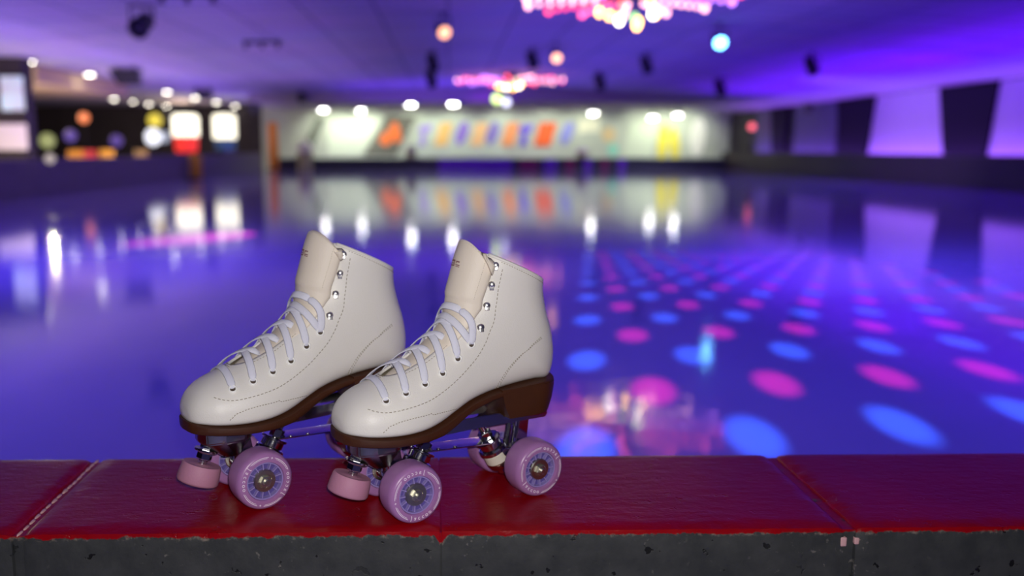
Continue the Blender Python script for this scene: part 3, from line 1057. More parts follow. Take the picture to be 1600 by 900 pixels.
# ------------------------------------------------------------------ painted shapes on the far wall
YW = YF + 1.96
def wallpaint(pts, col, label, name='painted_shape', rough=.7, Y=YW):
    P_ = [at(x, y, Y) for x, y in pts]
    o = slab(name, P_, (0, .04, 0), plain(name + '_paint', col, rough), .004)
    return tag(o, label, 'wall decoration', 'painted shapes along the far wall')
def ell(cx, cy, rx, ry, tilt=0, n=20):
    return [(cx + rx * math.cos(a) * math.cos(tilt) - ry * math.sin(a) * math.sin(tilt), cy + rx * math.cos(a) * math.sin(tilt) + ry * math.sin(a) * math.cos(tilt)) for a in (2 * PI * i / n for i in range(n))]
def slant(x, w, y0, y1, sk):
    return [(x + sk, y0), (x + w + sk, y0), (x + w, y1), (x, y1)]
wallpaint([(496, 184), (508, 184), (484, 246), (462, 246), (480, 214)], srgb(120, 128, 112), 'grey-green slanted stripe painted in the shaded tone of the far wall near its left end')  # shaded wall tone put into the stripe's colour
wallpaint([(512, 182), (600, 182), (562, 244), (512, 244)], srgb(222, 236, 208), 'large pale green parallelogram painted as a lit patch on the far wall left of the orange splash')  # beam-lit patch of wall, its light put into the colour
wallpaint([(604, 182), (650, 182), (618, 244), (568, 244)], srgb(116, 118, 104), 'dark olive slanted band painted in the shaded tone of the far wall left of the orange splash')  # band coloured like the wall in shade
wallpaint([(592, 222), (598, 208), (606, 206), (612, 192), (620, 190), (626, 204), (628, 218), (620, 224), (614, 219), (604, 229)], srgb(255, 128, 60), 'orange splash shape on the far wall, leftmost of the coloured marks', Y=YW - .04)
wallpaint([(655, 183), (800, 183), (790, 244), (640, 244)], srgb(206, 222, 196), 'wide pale green band painted as a lit patch on the far wall behind the coloured letters')  # brighter lit stretch of wall, painted as a paler band
cols = [((176, 160, 226), 'lilac', 652), ((250, 206, 120), 'yellow', 682), ((158, 132, 220), 'violet', 712), ((252, 206, 140), 'pale yellow', 738), ((150, 138, 206), 'blue-violet', 760),
        ((255, 168, 104), 'peach', 786), ((120, 100, 220), 'deep violet', 810), ((255, 112, 48), 'orange', 838), ((150, 156, 222), 'pale blue', 876)]
for i, (c, nm, x) in enumerate(cols):
    w = 20 if i not in (7,) else 26
    nb = ['the orange splash', 'the lilac letter', 'the yellow letter', 'the violet letter', 'the pale yellow letter', 'the blue-violet letter', 'the peach letter', 'the deep violet letter', 'the orange letter'][i]
    if i in (2, 4, 8):
        pts = ell(x + 10, 208, 9, 19, .35)
    elif i in (0, 6):
        pts = [(x + 4, 196), (x + 24, 194), (x + 20, 206), (x + 14, 206), (x + 12, 228), (x + 2, 228), (x + 6, 206), (x + 1, 206)]
    else:
        pts = slant(x - 4, w, 192, 228, 10)
    wallpaint(pts, srgb(*c), '%s slanted letter shape on the far wall, next right of %s' % (nm, nb), 'wall_letter', Y=YW - .04)
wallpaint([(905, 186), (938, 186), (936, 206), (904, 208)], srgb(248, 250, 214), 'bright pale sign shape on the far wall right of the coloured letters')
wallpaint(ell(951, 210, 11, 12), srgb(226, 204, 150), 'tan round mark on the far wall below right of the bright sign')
wallpaint([(985, 190), (1024, 190), (1018, 246), (972, 246)], srgb(214, 228, 198), 'pale green slanted panel painted as a lit patch on the far wall left of the yellow ovals')  # lit part of the wall, painted paler
wallpaint(ell(1036, 222, 8, 30, .12), srgb(236, 226, 70), 'left yellow upright oval on the far wall', 'wall_oval')
wallpaint(ell(1054, 225, 8, 26, -.05), srgb(232, 222, 80), 'right yellow upright oval on the far wall', 'wall_oval')
wallpaint(ell(1091, 214, 12, 31, .1), srgb(252, 255, 238), 'tall white oval on the far wall right of the yellow ovals', 'wall_oval')
wallpaint(ell(958, 234, 8, 10), srgb(150, 226, 196), 'small mint green round mark on the far wall, below the tan one')

# ------------------------------------------------------------------ lamps
G = {'warm': glow('lamp_warm', (1, .93, .78, 1), 20.0), 'white': glow('lamp_white', (1, 1, .96, 1), 70.0)}
def downlight(p, r, mat, label, group, drop=.06):
    t = empty('ceiling_downlight', p)
    tag(t, label, 'ceiling light', group)
    bm = bmesh.new()
    lathe(bm, (0, 0, 0), (0, 0, -1), [(0, 0), (0, r * 1.25), (drop, r * 1.2), (drop, r), (drop * .7, r * .98)], 24)
    link('rim', bm, M['black'], t)
    bm = bmesh.new()
    lathe(bm, (0, 0, -drop * .7), (0, 0, -1), [(0, r * .98), (drop * .5, r * .8), (drop * .7, 0)], 24)
    link('lens', bm, mat, t)
    return t
ordn = ['nearest', 'second nearest', 'third nearest', 'fourth nearest', 'fifth nearest', 'sixth nearest', 'seventh nearest']
for i, (x, y) in enumerate([(45, 97), (140, 117), (218, 132), (261, 144), (305, 153), (338, 160), (367, 166)]):
    if i == 2: continue
    q = onz(x, y, 3.04)
    downlight(Vector((q.x, q.y, 3.10)), .13, G['warm'], 'round warm ceiling downlight over the hall, %s of the row beside the rink' % ordn[i if i < 2 else i - 1], 'downlights beside the rink')
for i, (x, y) in enumerate([(100, 143), (141, 149), (178, 155), (208, 159), (233, 163), (260, 166), (283, 169)]):
    q = onz(x, y, 3.04)
    downlight(Vector((q.x, q.y, 3.10)), .125 if i not in (3, 6) else .09, G['warm'], 'round warm ceiling downlight over the hall, %s of the row deeper in' % ordn[i], 'downlights deeper in the hall')
for i, (x, y) in enumerate([(505, 171), (564, 172), (642, 163), (708, 162), (927, 177), (1020, 184), (1059, 180)]):
    q = onz(x, y + 1, 2.80) if i < 4 else at(x, y, 41.0)
    w = ['leftmost of the row', 'second from the left', 'third from the left', 'fourth from the left', 'third from the right', 'second from the right', 'rightmost of the row'][i]
    zl = 2.86 if i < 4 else q.z + .05
    t = downlight(Vector((q.x, q.y, zl)), .20, G['white'], 'wide white downlight under the far soffit, %s' % w, 'downlights under the far soffit')
    if i >= 4:
        bm = bmesh.new()
        rod(bm, (0, 0, 0), (0, 0, 2.87 - zl), .03, seg=10)
        link('stem', bm, M['black'], t)
def light(name, typ, loc, col, power, size=0.0, target=None, spot=None, blend=.5):
    ld = bpy.data.lights.new(name, typ)
    ld.color = col
    ld.energy = power
    if typ in ('POINT', 'SPOT'):
        ld.shadow_soft_size = size
    if typ == 'SPOT':
        ld.spot_size = math.radians(spot); ld.spot_blend = blend
    o = bpy.data.objects.new(name, ld)
    COL.objects.link(o)
    o.location = loc
    if target is not None:
        o.rotation_euler = (Vector(target) - Vector(loc)).to_track_quat('-Z', 'Y').to_euler()
    return o

# stage lamps on the ceiling: yoke, can, lens
def stage_lamp(px, py, drop, lens, label, aim=(0, -1, -.45), sc=1.0):
    # follow the sight line to a point hanging `drop` below the ceiling
    Y = 12.0
    for _ in range(30):
        p = at(px, py, Y)
        Y *= 1 + (zceil(p.x) - drop - p.z) / max(.3, (zceil(p.x) - 1)) * .8
    p = at(px, py, Y)
    t = empty('stage_lamp', p)
    tag(t, label, 'stage light', 'stage lamps hanging from the ceiling')
    a = Vector(aim).normalized()
    bm = bmesh.new()
    lathe(bm, -a * .20 * sc, a, [(0, 0), (0, .07 * sc), (.04 * sc, .10 * sc), (.30 * sc, .115 * sc), (.36 * sc, .125 * sc), (.36 * sc, .108 * sc), (.33 * sc, .105 * sc)], 20)
    link('can', bm, M['black'], t, angle=35)
    bm = bmesh.new()
    lathe(bm, a * .12 * sc, a, [(0, .106 * sc), (.02 * sc, .08 * sc), (.03 * sc, 0)], 20)
    link('lens', bm, lens, t)
    bm = bmesh.new()
    for s_ in (-1, 1):
        box(bm, (s_ * .135 * sc, 0, .09 * sc), (.015 * sc, .03 * sc, .24 * sc), .003)
    box(bm, (0, 0, .21 * sc), (.285 * sc, .03 * sc, .015 * sc), .003)
    L = zceil(p.x) - p.z
    rod(bm, (0, 0, .21 * sc), (0, 0, L + .02), .018 * sc, seg=10)
    lathe(bm, (0, 0, L + .01), (0, 0, -1), [(0, 0), (0, .06), (.03, .05), (.03, 0)], 14)
    link('yoke', bm, M['black'], t, angle=35)
    return p
DARKLENS = plain('dark_lens', srgb(16, 14, 30), .15)
stage_lamp(222, 38, .30, DARKLENS, 'black stage lamp hanging at upper left over the rink, nearest on that side', sc=1.35)
P_OR1 = stage_lamp(692, 48, .30, glow('lens_orange', (1, .42, .25, 1), 3.0), 'stage lamp with an orange-lit lens, at the top left of centre', (.25, -1, -.4))
P_OR2 = stage_lamp(869, 88, .30, glow('lens_peach', (1, .42, .28, 1), 4.0), 'stage lamp with a peach-lit lens below the near starburst fixture')
P_BL = stage_lamp(1124, 64, .30, glow('lens_blue', (.15, .5, 1, 1), 14.0), 'stage lamp with a bright blue-lit lens, right of the near starburst fixture', (-.12, -1, -.4))
for px, py, lab in ((1010, 102, 'unlit black stage lamp below left of the blue-lit lamp'), (937, 128, 'unlit black stage lamp right of the far starburst fixture'),
                    (676, 98, 'unlit black stage lamp, upper of two left of the far starburst'), (674, 124, 'unlit black stage lamp, lower of two left of the far starburst'),
                    (832, 94, 'unlit black stage lamp just left of the peach-lit lamp'), (608, 160, 'unlit black stage lamp against the far soffit between white downlights'),
                    (1268, 104, 'unlit dark stage lamp on the right under the strongest blue glow'), (1125, 138, 'unlit black stage lamp near the right end of the far soffit'),
                    (471, 150, 'unlit black stage lamp near the left end of the far soffit')):
    stage_lamp(px, py, .30 if py < 140 else .16, DARKLENS, lab, (.2, -.5, -1), sc=1.3 if py > 120 else 1.1)
# ceiling tracks
for (xa, xb, y, lab) in ((246, 342, 17, 'slim dark lighting track on the ceiling beside the nearest left stage lamp'), (380, 440, 83, 'slim dark lighting track on the ceiling farther back, left of centre')):
    a, b = at(xa, y, 13.6 if y < 50 else 19.5), at(xb, y, 13.6 if y < 50 else 19.5)
    zc_ = zceil((a.x + b.x) / 2)
    t = empty('lighting_track', ((a.x + b.x) / 2, a.y, zc_))
    tag(t, lab, 'lighting track', 'lighting tracks on the ceiling')
    bm = bmesh.new()
    box(bm, (0, 0, -.05), (b.x - a.x, .06, .05), .006)
    link('rail', bm, M['black'], t, smooth=False)
    bm = bmesh.new()
    for s_ in (-.42, 0, .42):
        rod(bm, (s_ * (b.x - a.x), 0, -.03), (s_ * (b.x - a.x), 0, .02), .02, seg=10)
        lathe(bm, (s_ * (b.x - a.x), 0, -.07), (0, -.3, -1), [(0, 0), (0, .03), (.10, .045), (.10, 0)], 12)
    link('bracket', bm, M['black'], t, angle=35)
# wedge speakers
def speaker(p, w, h, d, label, yaw=0):
    t = empty('speaker', p, yaw)
    tag(t, label, 'speaker', 'ceiling speakers over the hall')
    bm = bmesh.new()
    prism(bm, [(-w / 2, -d / 2, h / 2), (w / 2, -d / 2, h / 2), (w / 2, d / 2, h / 2), (-w / 2, d / 2, h / 2)], (0, 0, -.02))
    v = [(-w / 2, -d / 2, h / 2 - .01), (w / 2, -d / 2, h / 2 - .01), (w / 2 - .04, d / 2, h / 2 - .01), (-w / 2 + .04, d / 2, h / 2 - .01)]
    b = [(-w / 4, -d / 2 + .12, -h / 2), (w / 2, -d / 2 + .10, -h / 2), (w / 2 - .04, d / 2 - .05, -h / 2), (-w / 4, d / 2 - .05, -h / 2)]
    A = [bm.verts.new(q) for q in v]; B = [bm.verts.new(q) for q in b]
    bm.faces.new(A); bm.faces.new(list(reversed(B)))
    for i in range(4):
        bm.faces.new((A[i], A[(i + 1) % 4], B[(i + 1) % 4], B[i]))
    bmesh.ops.recalc_face_normals(bm, faces=bm.faces)
    link('cabinet', bm, M['black'], t, smooth=False)
    bm = bmesh.new()
    for s_ in (-.3, .3):
        rod(bm, (s_ * w, 0, h / 2 - .02), (s_ * w, 0, zceil(p[0]) - p[2] + .02), .02, seg=8)
    link('bracket', bm, M['black'], t)
speaker(at(197, 121, 24.5), .78, .40, .45, 'black wedge speaker hung over the hall between two warm downlights')
speaker(at(318, 148, 32), .62, .34, .4, 'small black speaker hung over the hall above the white and red dispenser')
speaker(at(398, 168, 40), .62, .40, .4, 'small black speaker at the far end of the hall ceiling, right of the last downlight')
p = rw(1282, 166); speaker(Vector((XR - .45, p.y, 2.48)), .30, .32, .35, 'small black speaker mounted on the right wall over a grey panel')

# starburst fixtures
def starburst(center, R, label, seed, pend):
    rnd = random.Random(seed)
    t = empty('starburst_light', center)
    tag(t, label, 'ceiling light', 'starburst fixtures over the rink')
    zc_ = zceil(center.x) - center.z
    bm = bmesh.new()
    lathe(bm, (0, 0, zc_ + .02), (0, 0, -1), [(0, 0), (0, .30), (.06, .28), (zc_ - .02, .10), (zc_ + .04, .07), (zc_ + .04, 0)], 24)
    link('canopy', bm, M['black'], t, angle=40)
    gl = [glow('bulb_pink', (1, .10, .28, 1), 5.0), glow('bulb_rose', (1, .42, .5, 1), 5.5), glow('bulb_red', (1, .06, .12, 1), 5.0), glow('bulb_violet', (.6, .2, 1, 1), 5.0)]
    bulbs = {}
    for i in range(14):
        a = 2 * PI * i / 14 + .1
        d = Vector((math.cos(a), math.sin(a), 0))
        bm = bmesh.new()
        rod(bm, d * .08, d * R + Vector((0, 0, .02)), .016, .010, seg=8)
        arm = link('arm', bm, M['black'], t)
        gm = gl[(i * 7 + seed) % 4 if rnd.random() < .5 else i % 2]
        for q in range(7):
            rr = R * (.34 + .66 * q / 6)
            big = q == 6
            if (gm.name, big) not in bulbs:
                bm = bmesh.new()
                r_ = .05 if big else .034
                lathe(bm, (0, 0, 0), (0, 0, -1), [(0, 0), (.005, r_ * .7), (r_ * .9, r_), (r_ * 1.7, r_ * .6), (r_ * 1.9, 0)], 10)
                ob = link('bulb', bm, gm, arm)
                bulbs[(gm.name, big)] = ob.data
            else:
                ob = bpy.data.objects.new('bulb', bulbs[(gm.name, big)])
                COL.objects.link(ob)
                ob.parent = arm
            ob.location = d * rr + Vector((0, 0, -.005))
    pc = [glow('drop_amber', (1, .5, .1, 1), 12.0), glow('drop_white', (1, .9, .75, 1), 12.0), glow('drop_green', (.5, 1, .3, 1), 3.0), glow('drop_red', (1, .15, .12, 1), 5.0)]
    for i in range(11):
        a = i * 2.4
        rr = .46 * math.sqrt((i + .5) / 11)
        L = pend * (1 - .75 * rr / .5) + rnd.uniform(0, .08)
        bm = bmesh.new()
        rod(bm, (math.cos(a) * rr * .6, math.sin(a) * rr * .6, .02), (math.cos(a) * rr, math.sin(a) * rr, -L), .008, seg=8)
        lathe(bm, (math.cos(a) * rr, math.sin(a) * rr, -L), (0, 0, -1), [(-.06, .008), (-.05, .03), (0, .05), (.05, .03), (.06, 0)], 12, mi=1)
        link('pendant_drop', bm, [M['black'], pc[i % 4 if i % 3 else 0]], t)
cn = at(985, 2, 12.8)
starburst(Vector((cn.x, 12.8, 3.07)), 1.45, 'near starburst ceiling fixture of pink bulbs with amber drops, cut by the top edge', 3, .40)
cf = at(797, 124, 30.0)
starburst(Vector((cf.x, 30.0, 3.24)), 1.75, 'far starburst ceiling fixture of pink and white bulbs above the twin-lens light', 8, .34)
# twin-lens effect light under the far starburst
q = at(780, 156, 33)
t = empty('effect_light', q)
tag(t, 'twin-lens disco light glowing yellow-green and white below the far starburst', 'stage light')
bm = bmesh.new()
box(bm, (.08, .16, .05), (.62, .26, .34), .04)
rod(bm, (.08, .16, .2), (.08, .16, zceil(q.x) - q.z + .02), .03, seg=10)
link('housing', bm, M['black'], t, angle=35)
for (x, z, r, c, s_) in ((-.08, .03, .17, (.75, 1, .3, 1), 3.0), (.26, -.08, .14, (.75, .75, 1, 1), 3.0)):
    bm = bmesh.new()
    lathe(bm, (x, .04, z), (0, -1, -.15), [(0, r), (.04, r * .9), (.07, r * .5), (.08, 0)], 20)
    link('lens', bm, glow('effect_lens', c, s_), t)

# ------------------------------------------------------------------ the hall on the left, beyond the kick wall
# wall-mounted screen on a dark pillar with a lit menu board beneath
structbox('wall_pier', (-11.4, 21.6, 1.55), (3.0, .5, 3.1), M['wall_dark'])
t = empty('television', at(19, 146, 21.26))
tag(t, 'wall television showing a blue-green picture above the lit menu board', 'television')
bm = bmesh.new(); box(bm, (0, .05, 0), (.62, .08, .86), .01); link('housing', bm, M['black'], t, smooth=False)
k = NT('screen_picture')
tc = k.n('ShaderNodeTexCoord'); nz = k.n('ShaderNodeTexNoise', i_Scale=2.2, i_Detail=2.0); k.l(tc.outputs['Object'], nz.inputs['Vector'])
rp = k.n('ShaderNodeValToRGB'); k.l(nz.outputs['Fac'], rp.inputs[0])
rp.color_ramp.elements[0].position = .35; rp.color_ramp.elements[0].color = srgb(30, 60, 90); rp.color_ramp.elements[1].position = .62; rp.color_ramp.elements[1].color = srgb(120, 205, 225)
k.l(rp.outputs[0], k.b.inputs['Emission Color']); k.b.inputs['Emission Strength'].default_value = .55
bm = bmesh.new(); box(bm, (0, 0, 0), (.54, .03, .78), .004); link('screen', bm, k.m, t, smooth=False)
t = empty('menu_board', at(14, 214, 21.28))
tag(t, 'lit pinkish menu board on the pier below the television', 'sign')
bm = bmesh.new(); box(bm, (0, .04, 0), (.92, .06, .66), .01); link('frame', bm, M['black'], t, smooth=False)
k = NT('menu_lines')
tc = k.n('ShaderNodeTexCoord'); wv = k.n('ShaderNodeTexBrick', i_Scale=1.0); k.l(tc.outputs['Generated'], wv.inputs['Vector'])
wv.inputs['Color1'].default_value = srgb(200, 160, 160); wv.inputs['Color2'].default_value = srgb(178, 140, 148); wv.inputs['Mortar'].default_value = srgb(110, 80, 96)
wv.inputs['Brick Width'].default_value = .25; wv.inputs['Row Height'].default_value = .14; wv.inputs['Mortar Size'].default_value = .02
k.l(wv.outputs['Color'], k.b.inputs['Emission Color']); k.b.inputs['Emission Strength'].default_value = .75
bm = bmesh.new(); box(bm, (0, 0, 0), (.86, .03, .60), .004); link('panel', bm, k.m, t, smooth=False)
# lit soffit of the snack counter
structbox('trim_20', (-15.0, 26.5, 2.86), (9.2, 6.5, .42), plain('counter_soffit', srgb(212, 190, 140), .8))
# drink dispensers: a glowing tank over a coloured base
def dispenser(px, y0, y1, y2, w, Y, basecol, label, topst):
    a, b, c = at(px, y0, Y), at(px, y1, Y), at(px, y2, Y)
    t = empty('drink_dispenser', (a.x, Y, c.z))
    tag(t, label, 'drink dispenser', 'lit drink dispensers in the hall')
    bm = bmesh.new(); lathe(bm, (0, 0, b.z - c.z), (0, 0, 1), [(0, 0), (0, w * .5), (.05, w * .54), (a.z - b.z - .12, w * .54), (a.z - b.z - .03, w * .45), (a.z - b.z, 0)], 24)
    link('tank', bm, glow('tank_glow', (1, .93, .74, 1), topst), t, angle=40)
    bm = bmesh.new(); lathe(bm, (0, 0, 0), (0, 0, 1), [(0, 0), (0, w * .42), (.06, w * .46), (b.z - c.z - .05, w * .5), (b.z - c.z, w * .5), (b.z - c.z, 0)], 24)
    link('base', bm, basecol, t, angle=40)
    bm = bmesh.new()
    lathe(bm, (0, 0, 0), (0, 0, -1), [(0, w * .35), (c.z - .02, w * .4), (c.z, w * .42), (c.z, 0)], 20)
    link('stand', bm, M['black'], t, angle=40)
dispenser(289, 178, 213, 238, .98, 38.0, glow('base_red', (1, .04, .03, 1), 1.0), 'drink dispenser with white glowing tank over a red lit base', 2.6)
dispenser(350, 178, 217, 235, .90, 39.0, glow('base_blue', (.03, .10, .26, 1), .5), 'drink dispenser with cream glowing tank over a dark blue base', 2.2)
# small lit things
def globe(px, py, Y, r, col, st, label, name='globe_lamp', z0=None, squash=1.0):
    p = at(px, py, Y)
    t = empty(name, (p.x, p.y, p.z))
    tag(t, label, 'lamp', 'small lamps about the hall')
    bm = bmesh.new()
    lathe(bm, (0, 0, -r * squash), (0, 0, 1), [(0, 0)] + [(r * squash * (1 - math.cos(a)), r * math.sin(a)) for a in np.linspace(.3, PI - .3, 9)] + [(2 * r * squash, 0)], 18)
    link('globe', bm, glow('globe_glow', col, st), t)
    bm = bmesh.new()
    base = z0 if z0 is not None else 0.0
    rod(bm, (0, 0, -r * squash * .9), (0, 0, base - p.z), .03, .05, seg=12)
    lathe(bm, (0, 0, base - p.z), (0, 0, 1), [(0, 0), (0, r * .8), (.03, r * .7), (.05, 0)], 16)
    link('stand', bm, M['black'], t, angle=35)
globe(242, 188, 36, .27, (1, .78, .08, 1), 1.0, 'yellow glowing round lamp left of the white and red dispenser')
globe(239, 214, 34, .29, (.9, .9, 1, 1), 1.6, 'white glowing round lamp below the yellow round lamp', squash=1.1)
globe(256, 214, 38.5, .23, (.7, .75, .95, 1), .7, 'smaller dim white round lamp right of the bright white round lamp')
globe(131, 184, 34, .19, (1, .26, .10, 1), 1.4, 'small orange glowing lamp left of centre in the dark hall')
globe(50, 212, 26, .10, (1, 1, .9, 1), 2.0, 'tiny white lamp beside the lit menu board')
globe(74, 220, 27, .22, (.7, .75, .3, 1), .5, 'dull yellow-green lamp right of the menu board')
globe(110, 212, 33, .22, (.3, .18, .8, 1), .45, 'dim purple lamp in the hall below the orange lamp')
globe(182, 220, 33, .22, (.25, .14, .7, 1), .45, 'dim purple lamp in the hall right of the dark opening')
globe(78, 248, 18.6, .10, (.9, .75, .7, 1), .6, 'small pale lamp on top of the kick wall at the left', z0=.78)
globe(1175, 198, 40, .14, (1, .14, .2, 1), 2.2, 'small red lamp near the far right corner of the rink')
# chairs whose backs show over the kick wall
def chair(px, Y, col, label, yaw=0):
    p = at(px, 240, Y)
    t = empty('plastic_chair', (p.x, Y, 0), yaw)
    tag(t, label, 'chair', 'plastic chairs behind the kick wall')
    m = plain('chair_plastic', col, .4)
    bm = bmesh.new(); box(bm, (0, 0, .46), (.44, .44, .035), .012); link('seat', bm, m, t, angle=35)
    bm = bmesh.new(); box(bm, (0, .21, .78), (.42, .03, .36), .012, rot=Matrix.Rotation(-.12, 3, 'X')); link('backrest', bm, m, t, angle=35)
    for sx in (-1, 1):
        for sy in (-1, 1):
            bm = bmesh.new(); rod(bm, (sx * .18, sy * .18, .45), (sx * .21, sy * .21, 0), .014, seg=10)
            link('leg', bm, M['chrome_dark'], t)
for px, Y, c, lab in ((115, 26, (214, 150, 50), 'orange plastic chair behind the kick wall, leftmost of the four'), (137, 27, (200, 60, 70), 'red plastic chair behind the kick wall right of the leftmost orange one'),
                      (165, 27, (216, 160, 60), 'orange plastic chair behind the kick wall right of the red one'), (219, 29, (220, 190, 110), 'pale yellow plastic chair behind the kick wall, rightmost of the four')):
    chair(px, Y, srgb(*c), lab, .2)
# padded posts
def post(px, Y, z1, r, mat, label):
    p = at(px, 262, Y)
    t = empty('padded_post', (p.x, Y, 0))
    tag(t, label, 'post')
    bm = bmesh.new(); lathe(bm, (0, 0, 0), (0, 0, 1), [(0, 0), (0, r * .9), (.04, r), (z1 - .06, r), (z1, r * .8), (z1, 0)], 20)
    link('padding', bm, mat, t, angle=40)
    bm = bmesh.new(); lathe(bm, (0, 0, 0), (0, 0, 1), [(0, r), (0, r * 1.4), (.03, r * 1.35), (.05, r)], 20)
    link('base_ring', bm, M['black'], t, angle=40)
post(306, 29.5, .80, .20, plain('yellow_pad', srgb(220, 170, 40), .5), 'yellow padded post at the rink opening below the red dispenser base')
post(428, 42.6, 2.2, .22, plain('orange_pad', srgb(236, 140, 40), .5), 'tall orange padded post at the left end of the far wall')
# pale lumps by the far kick wall
def bin_(px, y0, Y, w, label, col, z0=0.0):
    a = at(px, y0, Y)
    t = empty('round_top_bin', (a.x, Y, z0))
    tag(t, label, 'bin', 'pale round-topped bins by the far kick wall')
    h = a.z - z0
    bm = bmesh.new(); lathe(bm, (0, 0, 0), (0, 0, 1), [(0, 0), (0, w * .42), (.03, w * .45), (h * .6, w * .5), (h * .6, 0)], 22)
    link('body', bm, plain('bin_body', srgb(176, 170, 130), .6), t, angle=40)
    bm = bmesh.new(); lathe(bm, (0, 0, h * .6), (0, 0, 1), [(0, 0), (0, w * .53), (.05, w * .53), (h * .25, w * .42), (h * .37, w * .22), (h * .4, 0)], 22)
    link('lid', bm, plain('bin_lid', col, .5), t, angle=50)
bin_(476, 219, 42.4, .75, 'pale round-topped bin standing at the left end of the far kick wall', srgb(240, 236, 226))
bin_(642, 227, 43.0, .50, 'small white round-topped bin on the far kick wall under the orange splash', srgb(236, 240, 226), .54)
bin_(910, 231, 43.0, .60, 'small lilac-white round-topped bin on the far kick wall right of the letters', srgb(222, 206, 236), .54)

# ------------------------------------------------------------------ light
w = bpy.data.worlds.new('world')
scene.world = w
w.use_nodes = True
bg = w.node_tree.nodes['Background']
bg.inputs[0].default_value = (.16, .08, 1.0, 1)
bg.inputs[1].default_value = .03
BLUE, VIO, DEEP = (.13, .08, 1.0), (.30, .10, 1.0), (.10, .0, 1.0)
# phone torch beside the lens
light('phone_torch', 'POINT', (.015, -.01, 1.035), (1, .965, .92), 24.5, .008)
# added fill: strips hidden behind the side kick walls, unseen floods near the camera
def strip(x, y, z, w, L, ry, col, power, spread=180):
    ld = bpy.data.lights.new('strip_fill', 'AREA')
    ld.shape = 'RECTANGLE'; ld.size = w; ld.size_y = L; ld.color = col; ld.energy = power; ld.spread = math.radians(spread)
    o = bpy.data.objects.new('strip_fill', ld); COL.objects.link(o)
    o.location = (x, y, z); o.rotation_euler = (0, PI + ry, 0)
    return o
strip(13.62, 24, .45, .25, 34, -.45, VIO, 700)
strip(XL - .45, 24, .45, .25, 34, .45, (.25, .12, 1.0), 500)
def ceiling_fill(x, y, z, sx, sy, col, power):            # unseen panels added to brighten the ceiling tiles from below
    ld = bpy.data.lights.new('ceiling_fill', 'AREA')
    ld.shape = 'RECTANGLE'; ld.size = sx; ld.size_y = sy; ld.color = col; ld.energy = power
    o = bpy.data.objects.new('ceiling_fill', ld); COL.objects.link(o)
    o.location = (x, y, z); o.rotation_euler = (PI, 0, 0)
ceiling_fill(-5.5, 20, 1.9, 6, 22, (.34, .19, .95), 290)
ceiling_fill(3.0, 22, 1.9, 6, 26, (.17, .10, 1.0), 330)
ceiling_fill(10.5, 22, 1.7, 3, 22, (.13, .005, 1.0), 560)
ceiling_fill(-1.0, 34, 2.1, 6, 5, (.13, .03, 1.0), 130)
for (x, y, z, c, p) in ((-4, 7.8, 2.7, (.10, .045, 1.0), 320), (4, 7.6, 2.7, BLUE, 230), (-3.0, 3.6, 2.8, (.13, .10, 1.0), 95), (2.6, 3.6, 2.8, (.13, .10, 1.0), 85)):  # added floods out of view that brighten the floor
    light('floor_fill', 'SPOT', (x, y, z), c, p * 2.1, 0.0, (x, y + .8, 0), 140, .7)
# unseen points added to fill the hall with warm light
for (x, y, z, p) in ((-13, 17, 2.2, 200), (-12.5, 22.8, 1.6, 260), (-15, 34, 2.7, 150), (-12, 41, 2.6, 90), (-9.4, 26, .62, 90), (-9.4, 19.5, .62, 110)):
    light('hall_fill', 'POINT', (x, y, z), (1, .78, .5), p, 0.0)
# far soffit downlights
for x in (505, 564, 642, 708, 790, 860, 927, 1020, 1059, 1095):
    q = at(x, 170, 42.6)
    light('soffit_light', 'SPOT', (q.x, 43.3, 2.60), (.98, 1, .86), 105, .05, (q.x, 45.0, 1.1), 120, .6)
light('drape_light', 'SPOT', (8.0, 26, 1.2), (.60, .36, 1.0), 330, .0, (XR, 26, 1.5), 84, .8)
light('kick_light', 'SPOT', (1.5, 33, 2.9), (.30, .02, 1.0), 420, 0, (2.0, 43, .2), 50, .8)
light('pink_spot', 'SPOT', at(692, 48, 14.5), (1, .05, .35), 12000, .02, onz(312, 372, 0), 9, .35)
light('blue_spot', 'SPOT', (11.0, 19, 1.3), DEEP, 420, 0, (9.5, 23, 3.0), 120, 1)

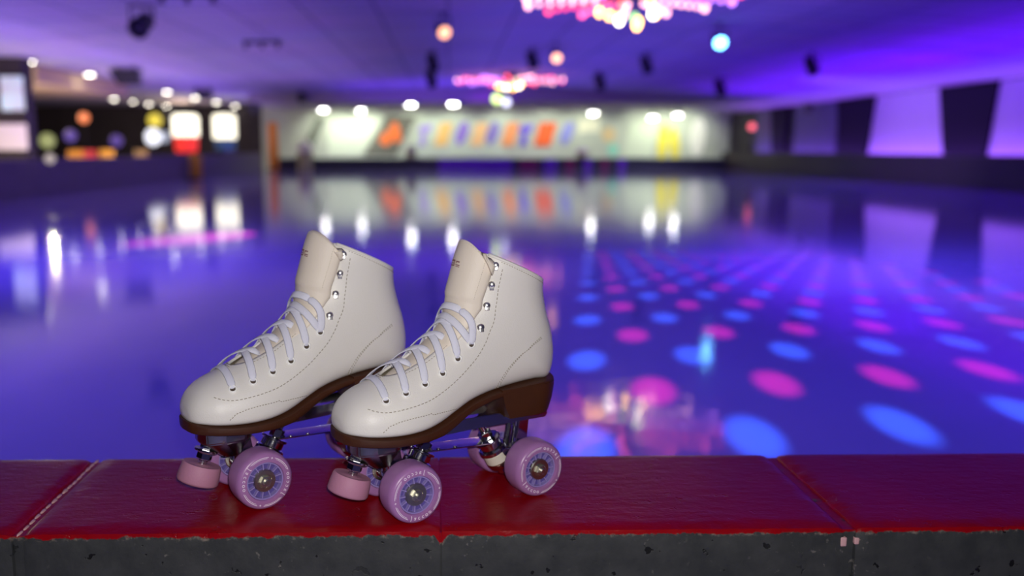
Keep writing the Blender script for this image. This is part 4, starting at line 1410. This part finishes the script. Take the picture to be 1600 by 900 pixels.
# dot-pattern projector: a slide of blue and pink dots, thrown on the floor by a lamp over the rink
def projector(loc, col, power, shift):
    o = light('dot_projector', 'POINT', loc, col, power, 0.0)
    ld = o.data
    ld.use_nodes = True
    nt = ld.node_tree
    em = nt.nodes['Emission']
    tc = nt.nodes.new('ShaderNodeTexCoord')
    sep = nt.nodes.new('ShaderNodeSeparateXYZ')
    nt.links.new(tc.outputs['Normal'], sep.inputs[0])
    def m(op, a, b=None, c=None, clamp=False):
        n_ = nt.nodes.new('ShaderNodeMath'); n_.operation = op; n_.use_clamp = clamp
        for i_, x_ in enumerate((a, b, c)):
            if x_ is None: continue
            if isinstance(x_, (int, float)): n_.inputs[i_].default_value = x_
            else: nt.links.new(x_, n_.inputs[i_])
        return n_.outputs[0]
    X, Y, Z = sep.outputs
    inv = m('DIVIDE', loc[2], m('MULTIPLY', Z, -1.0))
    fx = m('MULTIPLY_ADD', X, inv, float(loc[0]))            # where this direction meets the floor
    fy = m('MULTIPLY_ADD', Y, inv, float(loc[1]))
    H = [[1.29681993, -0.20252391, -0.01491766], [0.11032118, -0.69363264, 3.51400126], [-0.01201156, -0.07341745, 1.0]]   # tilt of the slide
    rowf = lambda r: m('ADD', m('MULTIPLY_ADD', fx, r[0], m('MULTIPLY', fy, r[1])), r[2])
    wq = rowf(H[2])
    u = m('SUBTRACT', m('DIVIDE', rowf(H[0]), wq), shift)
    v = m('SUBTRACT', m('DIVIDE', rowf(H[1]), wq), shift)
    def cell(x): return m('SUBTRACT', x, m('ROUND', x))
    du, dv = cell(u), cell(v)
    r2 = m('SQRT', m('ADD', m('POWER', du, 2.0), m('POWER', dv, 2.0)))
    dot = nt.nodes.new('ShaderNodeMapRange'); dot.interpolation_type = 'SMOOTHSTEP'
    nt.links.new(r2, dot.inputs[0]); dot.inputs[1].default_value = .225; dot.inputs[2].default_value = .10; dot.inputs[3].default_value = 0; dot.inputs[4].default_value = 1
    ok = m('MULTIPLY', m('GREATER_THAN', u, -.45), m('LESS_THAN', u, 8.4))
    ok = m('MULTIPLY', ok, m('MULTIPLY', m('GREATER_THAN', v, -7.5), m('LESS_THAN', v, 2.5)))
    ok = m('MULTIPLY', ok, m('LESS_THAN', Z, -.18))
    ok = m('MULTIPLY', ok, m('GREATER_THAN', wq, .05))
    fall = m('DIVIDE', 1.0, m('POWER', m('MAXIMUM', m('MULTIPLY', Z, -1.0), .05), 3.0))       # even light across the slide
    s_ = m('MULTIPLY', m('MULTIPLY', dot.outputs[0], ok), fall)
    nt.links.new(s_, em.inputs['Strength'])
    return o
projector((2.2, 6.6, 3.25), (.05, .22, 1.0), 1000, 0.0)
projector((2.2, 6.6, 3.25), (1.0, .02, .22), 900, 0.5)

# ------------------------------------------------------------------ view
vs = scene.view_settings
vs.view_transform = 'Standard'
vs.look = 'None'
vs.exposure = 0.0
vs.gamma = 1.0
vs.use_curve_mapping = False
scene.cycles.use_denoising = True
scene.cycles.sample_clamp_indirect = 4.0
scene.cycles.max_bounces = 8
